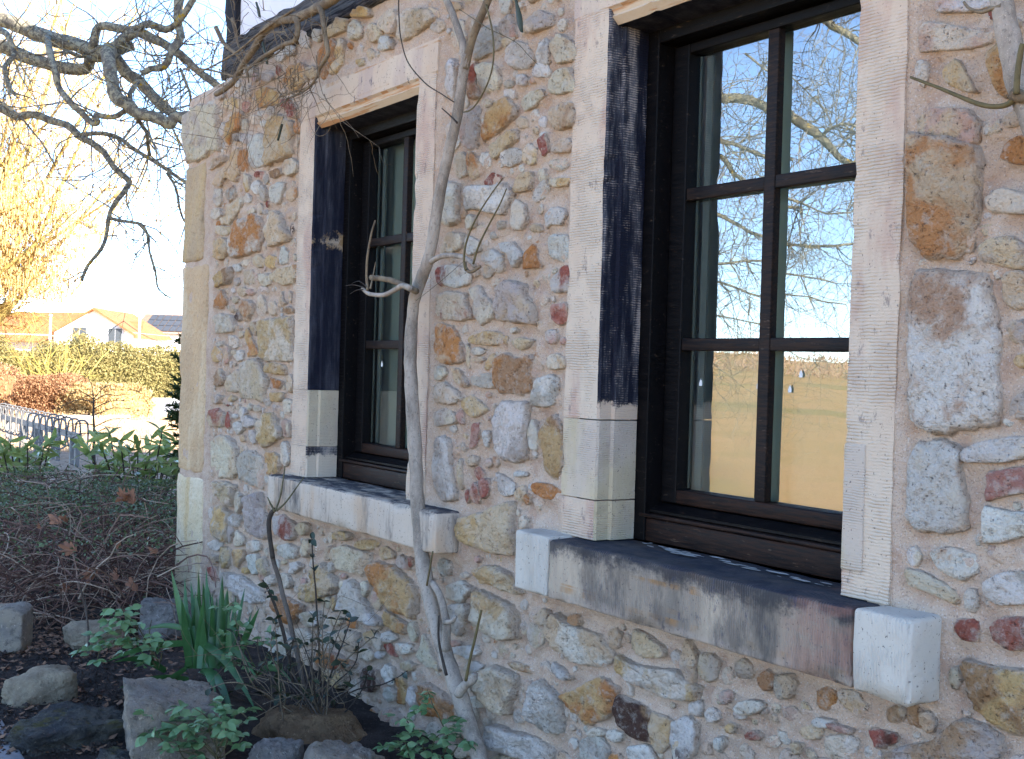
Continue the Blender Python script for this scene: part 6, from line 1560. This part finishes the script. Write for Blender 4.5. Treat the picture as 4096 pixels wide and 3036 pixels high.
# ------------------------------------------------------------------ bicycle rack
MT['galv'] = m_simple('galvanised_steel', (.20, .19, .18), .55, .2, 10, .1)
MT['galv'].node_tree.nodes['Principled BSDF'].inputs['Metallic'].default_value = .35
a, b_ = on_ground(25, 966), on_ground(156, 1012); a.z = b_.z = 0; ax = (b_-a); L = ax.length; ax.normalize(); nn = Vector((-ax.y, ax.x, 0)); a = a-ax*1.6; L += 2.0
rack = empty('bicycle_rack', a+ax*L*.5, 'long grey steel bicycle rack with a row of looped wheel holders', 'bicycle rack')
def obox(mb, p0, p1, w, h):
    d = (p1-p0).normalized(); s = Vector((-d.y, d.x, 0))*w/2; u = Vector((0, 0, h/2))
    mb.add([p0-s-u, p0+s-u, p0+s+u, p0-s+u, p1-s-u, p1+s-u, p1+s+u, p1-s+u], [(0, 1, 2, 3), (7, 6, 5, 4), (0, 4, 5, 1), (1, 5, 6, 2), (2, 6, 7, 3), (3, 7, 4, 0)])
bm = MB(); obox(bm, a+Vector((0, 0, .40)), a+ax*L+Vector((0, 0, .40)), .05, .08); build('rail', bm, MT['galv'], rack, loc=a)
k = 0
while k*1.1 < L:
    p = a+ax*(.15+k*1.1)
    for s in (0, .28): 
        pm = MB(); q = p+ax*s; pm.box(q.x-.028, q.x+.028, q.y-.028, q.y+.028, -.02, .42 if s == 0 else .36); build('post', pm, MT['galv'], rack, loc=(q.x, q.y, 0))
    k += 1
n_h = int(L/.42); ld = (nn*.85+ax*.5).normalized()
for k in range(n_h):
    for sd_ in (-1, 1):
        p = a+ax*(.1+k*.42+.1*sd_); c = MB(); pts = []
        for j in range(17):
            th = math.pi*2*j/16; ee = (abs(math.cos(th))**4+abs(math.sin(th))**4)**-.25; sx = ee*math.cos(th); sz = ee*math.sin(th)
            pts.append(Vector(p)+ld*(sx*.085+.12*sd_)+Vector((0, 0, .40+sz*.20)))
        c.tube(pts, .013, 6); build('wheel_loop', c, MT['galv'], rack, loc=p, smooth=True)

# ------------------------------------------------------------------ hedges
def leafmass(mb, rnd, n, pick, size, up=0.0):
    for k in range(n):
        p = pick(); d = Vector((rnd.gauss(0, 1), rnd.gauss(0, 1), rnd.gauss(0, 1)+up)).normalized(); s = d.orthogonal(); s.rotate(Matrix.Rotation(rnd.random()*6.28, 3, d)); l = size*rnd.uniform(.6, 1.4)
        mb.add([p-s*l*.35, p+d*l, p+s*l*.35, p-d*l*.3], [(0, 1, 2, 3)])
def hedge(name, label, A_, B_, w, h, n, size, mleaf, mtwig, seed, wave=.25, up=.3, group=None):
    r_ = random.Random(seed); A_, B_ = Vector((A_.x, A_.y, 0)), Vector((B_.x, B_.y, 0)); ax_ = B_-A_; n_ = Vector((-ax_.y, ax_.x, 0)).normalized()
    root = empty(name, A_.lerp(B_, .5), label, 'hedge', group)
    core = MB(); m = 40; vs = []; fs = []
    def top(t): return h*min(1, .55+6*t, .55+6*(1-t))*(.9+wave*nz((t*ax_.length, seed, 0), .5)+wave*.5*nz((t*ax_.length, seed, 4), 1.7))
    for i in range(m+1):
        t = i/m; c = A_.lerp(B_, t); hh = top(t)*.86
        for (o, z) in ((-.36, 0), (-.40, .4), (-.36, .85), (-.15, 1), (.15, 1), (.36, .85), (.4, .4), (.36, 0)): q = c+n_*o*w; vs.append((q.x, q.y, z*hh))
    for i in range(m):
        for k in range(7): fs.append((i*8+k, (i+1)*8+k, (i+1)*8+k+1, i*8+k+1))
    fs.append(tuple(range(8))); fs.append(tuple(range(m*8+7, m*8-1, -1)))
    build('inner_twigs', core.add(vs, fs), mtwig, root, loc=A_)
    def pick():
        t = r_.random(); c = A_.lerp(B_, t); hh = top(t); z = r_.random()
        o = (r_.choice((-1, 1))*r_.uniform(.36, .52)*(1 if z < .8 else 1-(z-.8)*2)) if r_.random() < .75 else r_.uniform(-.45, .45)
        if abs(o) < .34: z = r_.uniform(.84, 1.06)
        if r_.random() < .05: t = r_.choice((0, 1)); c = A_.lerp(B_, t)+ax_.normalized()*(r_.uniform(-.1, .1)); o = r_.uniform(-.4, .4); z = r_.random()*.9; hh = top(t)
        q = c+n_*o*w*(1+.15*nz((q0 := t*ax_.length, z*2, 1), 1.1)); return Vector((q.x, q.y, z*hh+.05*nz((q0, z, 9), 3)))
    f = MB(); leafmass(f, r_, n, pick, size, up); tag(build('foliage', f, mleaf, root, loc=A_), kind='stuff')
    return root
MH = m_leaf('hedge_leaf', lin(136, 130, 80), lin(160, 146, 96), .8, .3); MB_ = m_leaf('beech_leaf', lin(172, 128, 92), lin(192, 150, 116), .8, .35)
MK = m_simple('hedge_core', lin(120, 112, 66), .95, .3, 4); MKb = m_simple('beech_core', lin(150, 106, 72), .95, .3, 4)
def gg(px, py): return on_ground(px, py)
hA, hB = gg(-120, 864), gg(440, 868)
hedge('green_hedge', 'tall olive-green hedge hiding the foot of the houses', hA, hB, 2.4, 2.1, 42000, .062, MH, MK, 1, .34)
hedge('beech_hedge', 'clipped rusty brown beech hedge before the tall green hedge', gg(45, 902), gg(185, 906), 1.6, .95, 13000, .04, MB_, MKb, 2, .3, .9)
MS = m_leaf('scrub_leaf', lin(196, 168, 116), lin(206, 180, 132), .8, .35); MKs = m_simple('scrub_core', lin(176, 146, 98), .95, .3, 4)
hedge('dry_scrub', 'loose straw-coloured scrub at the end of the brown hedge', gg(178, 905), gg(278, 910), 2.0, .72, 12000, .05, MS, MKs, 5, .5, 1.2)
hedge('beech_hedge', 'short brown beech hedge at the left edge of the yard', gg(-90, 892), gg(28, 896), 1.4, 1.1, 8000, .04, MB_, MKb, 3, .3, .9)
# pale bare bush before the hedge
rw = random.Random(3); wb0 = on_ground(118, 880); wbush = empty('willow_bush', wb0, 'fan of pale yellow bare rods growing before the green hedge', 'shrub'); wm = MB()
for k in range(22):
    d = Vector((rw.uniform(-.35, .35), rw.uniform(-.7, .7), 1)); twig(wm, rw, wb0+Vector((rw.uniform(-.2, .2), rw.uniform(-.4, .4), 0)), d, rw.uniform(1.3, 2.2), .028, 1, -.01, .1, 6, 2)
build('rods', wm, m_simple('pale_rod', lin(196, 178, 96), .8, .3, 5), wbush, loc=wb0)
# straw and dry weeds in the sunny yard
gr = MB()
for k in range(9000):
    q = on_ground(rw.uniform(-40, 400), rw.choice((rw.uniform(905, 985), rw.uniform(905, 940)))); 
    if q.x < -31 and rw.random() < .5: continue
    hgt = rw.uniform(.04, .22)*(1 if fbm((q.x, q.y, 0), .8, 2) > -.1 else .35); d = Vector((rw.gauss(0, .4), rw.gauss(0, .4), 1)).normalized(); s = Vector((-.2, 1, 0))*.006
    gr.add([q-s, q+s, q+d*hgt], [(0, 1, 2)])
tag(build('dry_grass', gr, m_leaf('straw_blade', lin(206, 172, 134), lin(216, 188, 154), .9, .3)), 'dry straw-coloured grass in the sunlit yard', kind='stuff')

# ------------------------------------------------------------------ golden catkin tree
rc = random.Random(14); gb = at(-150, 770, 25); gb.z = 0
gold = empty('catkin_tree', gb, 'golden hazel tree full of hanging catkins in the sun', 'tree'); gtr = MB(); gtw = MB(); ends = []
MT['gold_bark'] = m_bark('sunlit_hazel_bark', lin(138, 112, 66), lin(172, 142, 84), lin(186, 168, 96))
def in_crown(p): return True
for k in range(24):
    a = rc.uniform(-1, 1); base = gb+Vector((rc.uniform(-.5, .5), rc.uniform(-.8, .8), 0)); tip = at(rc.uniform(-200, 330), rc.choice((rc.uniform(-80, 300), rc.uniform(200, 500))), 25+rc.uniform(-2, 2))
    mid = base.lerp(tip, .45)+Vector((rc.uniform(-.4, .4), rc.uniform(-.4, .4), .6))
    P2, R2 = jag([base, base.lerp(mid, .5)+Vector((0, 0, .3)), mid, tip], [.10, .075, .05, .015], 5, .7, k*3.1)
    build('trunk', MB().tube(P2, R2, 7, wob=.2), MT['gold_bark'], gold, loc=base, smooth=True)
    for j in range(20):
        i = rc.randint(5, len(P2)-1); t = (P2[i]-P2[i-1]).normalized(); o = t.orthogonal(); o.rotate(Matrix.Rotation(rc.random()*6.28, 3, t))
        twig(gtw, rc, P2[i], t*.5+o*.8+Vector((0, 0, .1)), rc.uniform(.9, 2.0), .016, 2, .03, .3, 5, 3, 3, ends)
tag(build('twigs', gtw, MT['gold_bark'], gold), kind='stuff')
ck = MB()
lim = lambda p: p.z > 2.8+.35*nz(p, .9)
for (p, d, dep) in ends:
    if not lim(p): continue
    for k in range(3 if dep < 2 else 2):
        q = p+Vector((rc.gauss(0, .14), rc.gauss(0, .14), rc.gauss(0, .10))); l = rc.uniform(.05, .13); w = .010
        for s in (Vector((w, 0, 0)), Vector((0, w, 0))): ck.add([q-s, q+s, q+s*.7-Vector((0, 0, l)), q-s*.7-Vector((0, 0, l))], [(0, 1, 2, 3)])
tag(build('catkins', ck, m_leaf('catkin', lin(224, 204, 138), lin(226, 194, 144), .8, .35), gold), kind='stuff')

# ------------------------------------------------------------------ houses across the road
MT['white_wall'] = m_simple('white_render', (.80, .79, .77), .9, .05, 2); MT['orange_roof'] = m_simple('orange_tiles', lin(186, 118, 78), .85, .25, 2, .6, 6, .05)
MT['brown_roof'] = m_simple('brown_tiles', lin(150, 122, 104), .85, .2, 2, .6, 6, .05); MT['far_glass'] = m_simple('far_window_glass', (.07, .08, .09), .4, .2); MT['far_trim'] = m_simple('far_trim', (.62, .46, .34), .8, .1)
MT['solar'] = m_simple('solar_cell', (.06, .065, .075), .7, .15); MT['slate_end'] = m_simple('lilac_gable', (.50, .48, .58), .9, .08)
V_ = Vector
MT['far_trim2'] = m_simple('far_window_frame', (.55, .55, .56), .8, .1)
dA = 92.0
gl_, gr_, gt_ = at(118, 716, dA), at(291, 724, dA), at(206, 670, dA); e_ = (gr_-gl_); e_.z = 0; wdt = e_.length; e_.normalize(); inn = V_((-e_.y, e_.x, 0));
if inn.x > 0: inn = -inn
hm = empty('gable_house', (gl_.x, gl_.y, 0), 'white house with an orange tiled gable roof beyond the hedge', 'house')
ze = min(gl_.z, gr_.z)
def quad(*p): return MB().add(p, [tuple(range(len(p)))])
O = V_((gl_.x, gl_.y, 0)); ov = .35
C = lambda u, v, z: O+e_*u+inn*v+V_((0, 0, z))
wm_ = MB(); wm_.add([C(0, 0, -.1), C(wdt, 0, -.1), C(wdt, 0, ze), C(wdt/2, 0, gt_.z-.2), C(0, 0, ze), C(0, 9, -.1), C(wdt, 9, -.1), C(wdt, 9, ze), C(wdt/2, 9, gt_.z-.2), C(0, 9, ze)], [(0, 1, 2, 3, 4), (9, 8, 7, 6, 5), (1, 6, 7, 2), (5, 0, 4, 9)])
build('wall', wm_, MT['white_wall'], hm, loc=O)
ro = MB()
for s in (0, 1):
    u0 = -ov if s == 0 else wdt+ov; zz = ze-.22
    ro.add([C(u0, -ov, zz), C(wdt/2, -ov, gt_.z), C(wdt/2, 9.3, gt_.z), C(u0, 9.3, zz), C(u0, -ov, zz-.16), C(wdt/2, -ov, gt_.z-.16), C(wdt/2, 9.3, gt_.z-.16), C(u0, 9.3, zz-.16)], [(0, 1, 2, 3), (7, 6, 5, 4), (0, 4, 5, 1), (1, 5, 6, 2), (2, 6, 7, 3), (3, 7, 4, 0)])
rof = build('roof', ro, MT['orange_roof'], hm, loc=C(wdt/2, 0, ze))
ch = MB(); 
def cbox(mb, u0, u1, v0, v1, z0, z1): mb.add([C(u0, v0, z0), C(u1, v0, z0), C(u1, v1, z0), C(u0, v1, z0), C(u0, v0, z1), C(u1, v0, z1), C(u1, v1, z1), C(u0, v1, z1)], [(0, 3, 2, 1), (4, 5, 6, 7), (0, 1, 5, 4), (1, 2, 6, 5), (2, 3, 7, 6), (3, 0, 4, 7)]); return mb
build('chimney', cbox(ch, wdt*.33, wdt*.33+.6, 3, 3.6, gt_.z-1.2, gt_.z+.45), MT['far_trim'], rof, loc=C(wdt*.35, 3, gt_.z))
for u in (.22, .67):
    fr_ = build('window', cbox(MB(), wdt*u, wdt*u+1.3, -.08, .02, 2.3, 3.8), MT['far_trim2'], hm, loc=C(wdt*u, 0, 2))
    for k in (0, 1): build('pane', cbox(MB(), wdt*u+.12+.55*k, wdt*u+.62+.55*k, -.10, -.06, 2.4, 3.7), MT['far_glass'], fr_, loc=C(wdt*u, 0, 2))
# lower wing to the left and its roof, and a small wing on the right
lw = MB(); cbox(lw, -9, -.05, 2, 8, -.1, ze-.3); build('wing_wall', lw, m_simple('shaded_render', (.55, .52, .50), .9, .1), hm, loc=C(-4, 2, 0))
lr = MB(); lr.add([C(-9.3, 1.3, ze-.9), C(1.5, 1.3, ze-.9), C(1.5, 5, gt_.z-.15), C(-8, 5, gt_.z-.45), C(-9.3, 8.6, ze-.9), C(1.5, 8.6, ze-.9)], [(0, 1, 2, 3), (3, 2, 5, 4), (0, 3, 4), (1, 5, 2), (0, 4, 5, 1)]); build('wing_roof', lr, MT['orange_roof'], hm, loc=C(-4, 4, ze))
rw_ = MB(); rw_.add([C(wdt*.72, 4, ze+1.0), C(wdt*.93, 4, ze+1.0), C(wdt*.97, 2, ze-.6), C(wdt*.72, 2, ze-.6), C(wdt*.72, 6.5, ze-.6), C(wdt*.97, 6.5, ze-.6)], [(3, 2, 1, 0), (0, 1, 5, 4), (1, 2, 5), (0, 4, 3), (2, 3, 4, 5)]); build('side_roof', rw_, MT['orange_roof'], hm, loc=C(wdt, 4, ze))
# second house with solar panels
dB = 105.0; bl, br = at(288, 722, dB), at(430, 728, dB); tl = at(294, 682, dB+4); e2 = br-bl; e2.z = 0; w2 = e2.length; e2.normalize(); in2 = V_((-e2.y, e2.x, 0)); in2 = in2 if in2.x < 0 else -in2
O2 = V_((bl.x, bl.y, 0)); Cb = lambda u, v, z: O2+e2*u+in2*v+V_((0, 0, z)); zb, zr2 = bl.z, tl.z
h2 = empty('solar_house', (O2.x, O2.y, 0), 'white house with grey-brown roof carrying solar panels beside the gable house', 'house')
w_ = MB(); w_.add([Cb(0, 0, -.1), Cb(w2, 0, -.1), Cb(w2, 0, zb), Cb(0, 0, zb), Cb(0, 8, -.1), Cb(0, 8, zb), Cb(0, 4, zr2-.1), Cb(w2, 8, -.1), Cb(w2, 8, zb)], [(0, 1, 2, 3), (4, 0, 3, 6, 5), (7, 4, 5, 8)]); build('wall', w_, MT['white_wall'], h2, loc=O2)
r2m = MB(); r2m.add([Cb(-.1, -.3, zb-.15), Cb(w2, -.3, zb-.15), Cb(w2, 4, zr2), Cb(-.1, 4, zr2), Cb(w2, 8.3, zb-.15), Cb(-.1, 8.3, zb-.15)], [(0, 1, 2, 3), (3, 2, 4, 5), (0, 3, 5), (0, 5, 4, 1)]); r2o = build('roof', r2m, MT['brown_roof'], h2, loc=Cb(0, 4, zb))
def onroof(u, t, lift=.08): return Cb(u, -.3+4.3*t, zb-.15+(zr2-zb+.15)*t+lift)
for i in range(7):
    for j in range(3):
        u0, u1 = .7+i*.62, .7+i*.62+.57; t0, t1 = .12+j*.27, .12+j*.27+.25
        build('solar_panel', MB().add([onroof(u0, t0), onroof(u1, t0), onroof(u1, t1), onroof(u0, t1)], [(0, 1, 2, 3)]), MT['solar'], r2o, loc=onroof(u0, t0))
build('skylight', MB().add([onroof(5.9, .35), onroof(6.7, .35), onroof(6.7, .6), onroof(5.9, .6)], [(0, 1, 2, 3)]), MT['far_glass'], r2o, loc=onroof(6, .4))
c2 = MB(); p = Cb(5.8, 4.2, zr2-.3); c2.box(p.x-.5, p.x+.5, p.y-.5, p.y+.5, p.z, p.z+.8); build('chimney', c2, MT['white_wall'], r2o, loc=p)
# white masts
for px, y0, lab in ((108, 684, 'slim white mast standing before the orange roof'), (302, 678, 'slim white mast standing before the solar house')):
    p = at(px, 770, 60); t = at(px, y0, 60); mm = MB(); mm.tube([(p.x, p.y, 0), (p.x, p.y, t.z-.1)], [.07, .06], 10); mm.tube([(p.x, p.y, t.z-.1), (p.x, p.y, t.z)], [.085, .08], 10)
    tag(build('mast', mm, MT['white_wall'], loc=(p.x, p.y, 0), smooth=True), lab, 'mast', 'white masts')
# ------------------------------------------------------------------ far woods across the meadow (seen in the glass)
fw = MB(); rfw = random.Random(6)
def wood_pt(i):
    az = math.radians(150+i*1.0); return az
for k in range(22000):
    az = math.radians(rfw.uniform(175, 290)); dist = rfw.uniform(150, 175); x, y = math.cos(az)*dist-3, math.sin(az)*dist
    if y > -60: continue
    hh = 2.6+1.0*nz((az*40, 1, 0), 1)+.6*nz((az*130, 1, 0), 1); z0 = .022*(dist-70); z = z0+hh*rfw.random()
    l = rfw.uniform(.25, .7); s = Vector((-math.sin(az), math.cos(az), 0))*rfw.uniform(.06, .25)*l
    fw.add([(x-s.x, y-s.y, z), (x+s.x, y+s.y, z), (x+rfw.gauss(0, .3), y+rfw.gauss(0, .3), z+l)], [(0, 1, 2)])
tag(build('far_wood', fw, m_simple('bare_wood', lin(196, 164, 136), .95, .3, .3)), 'far bare brown wood edging the meadow', kind='stuff')
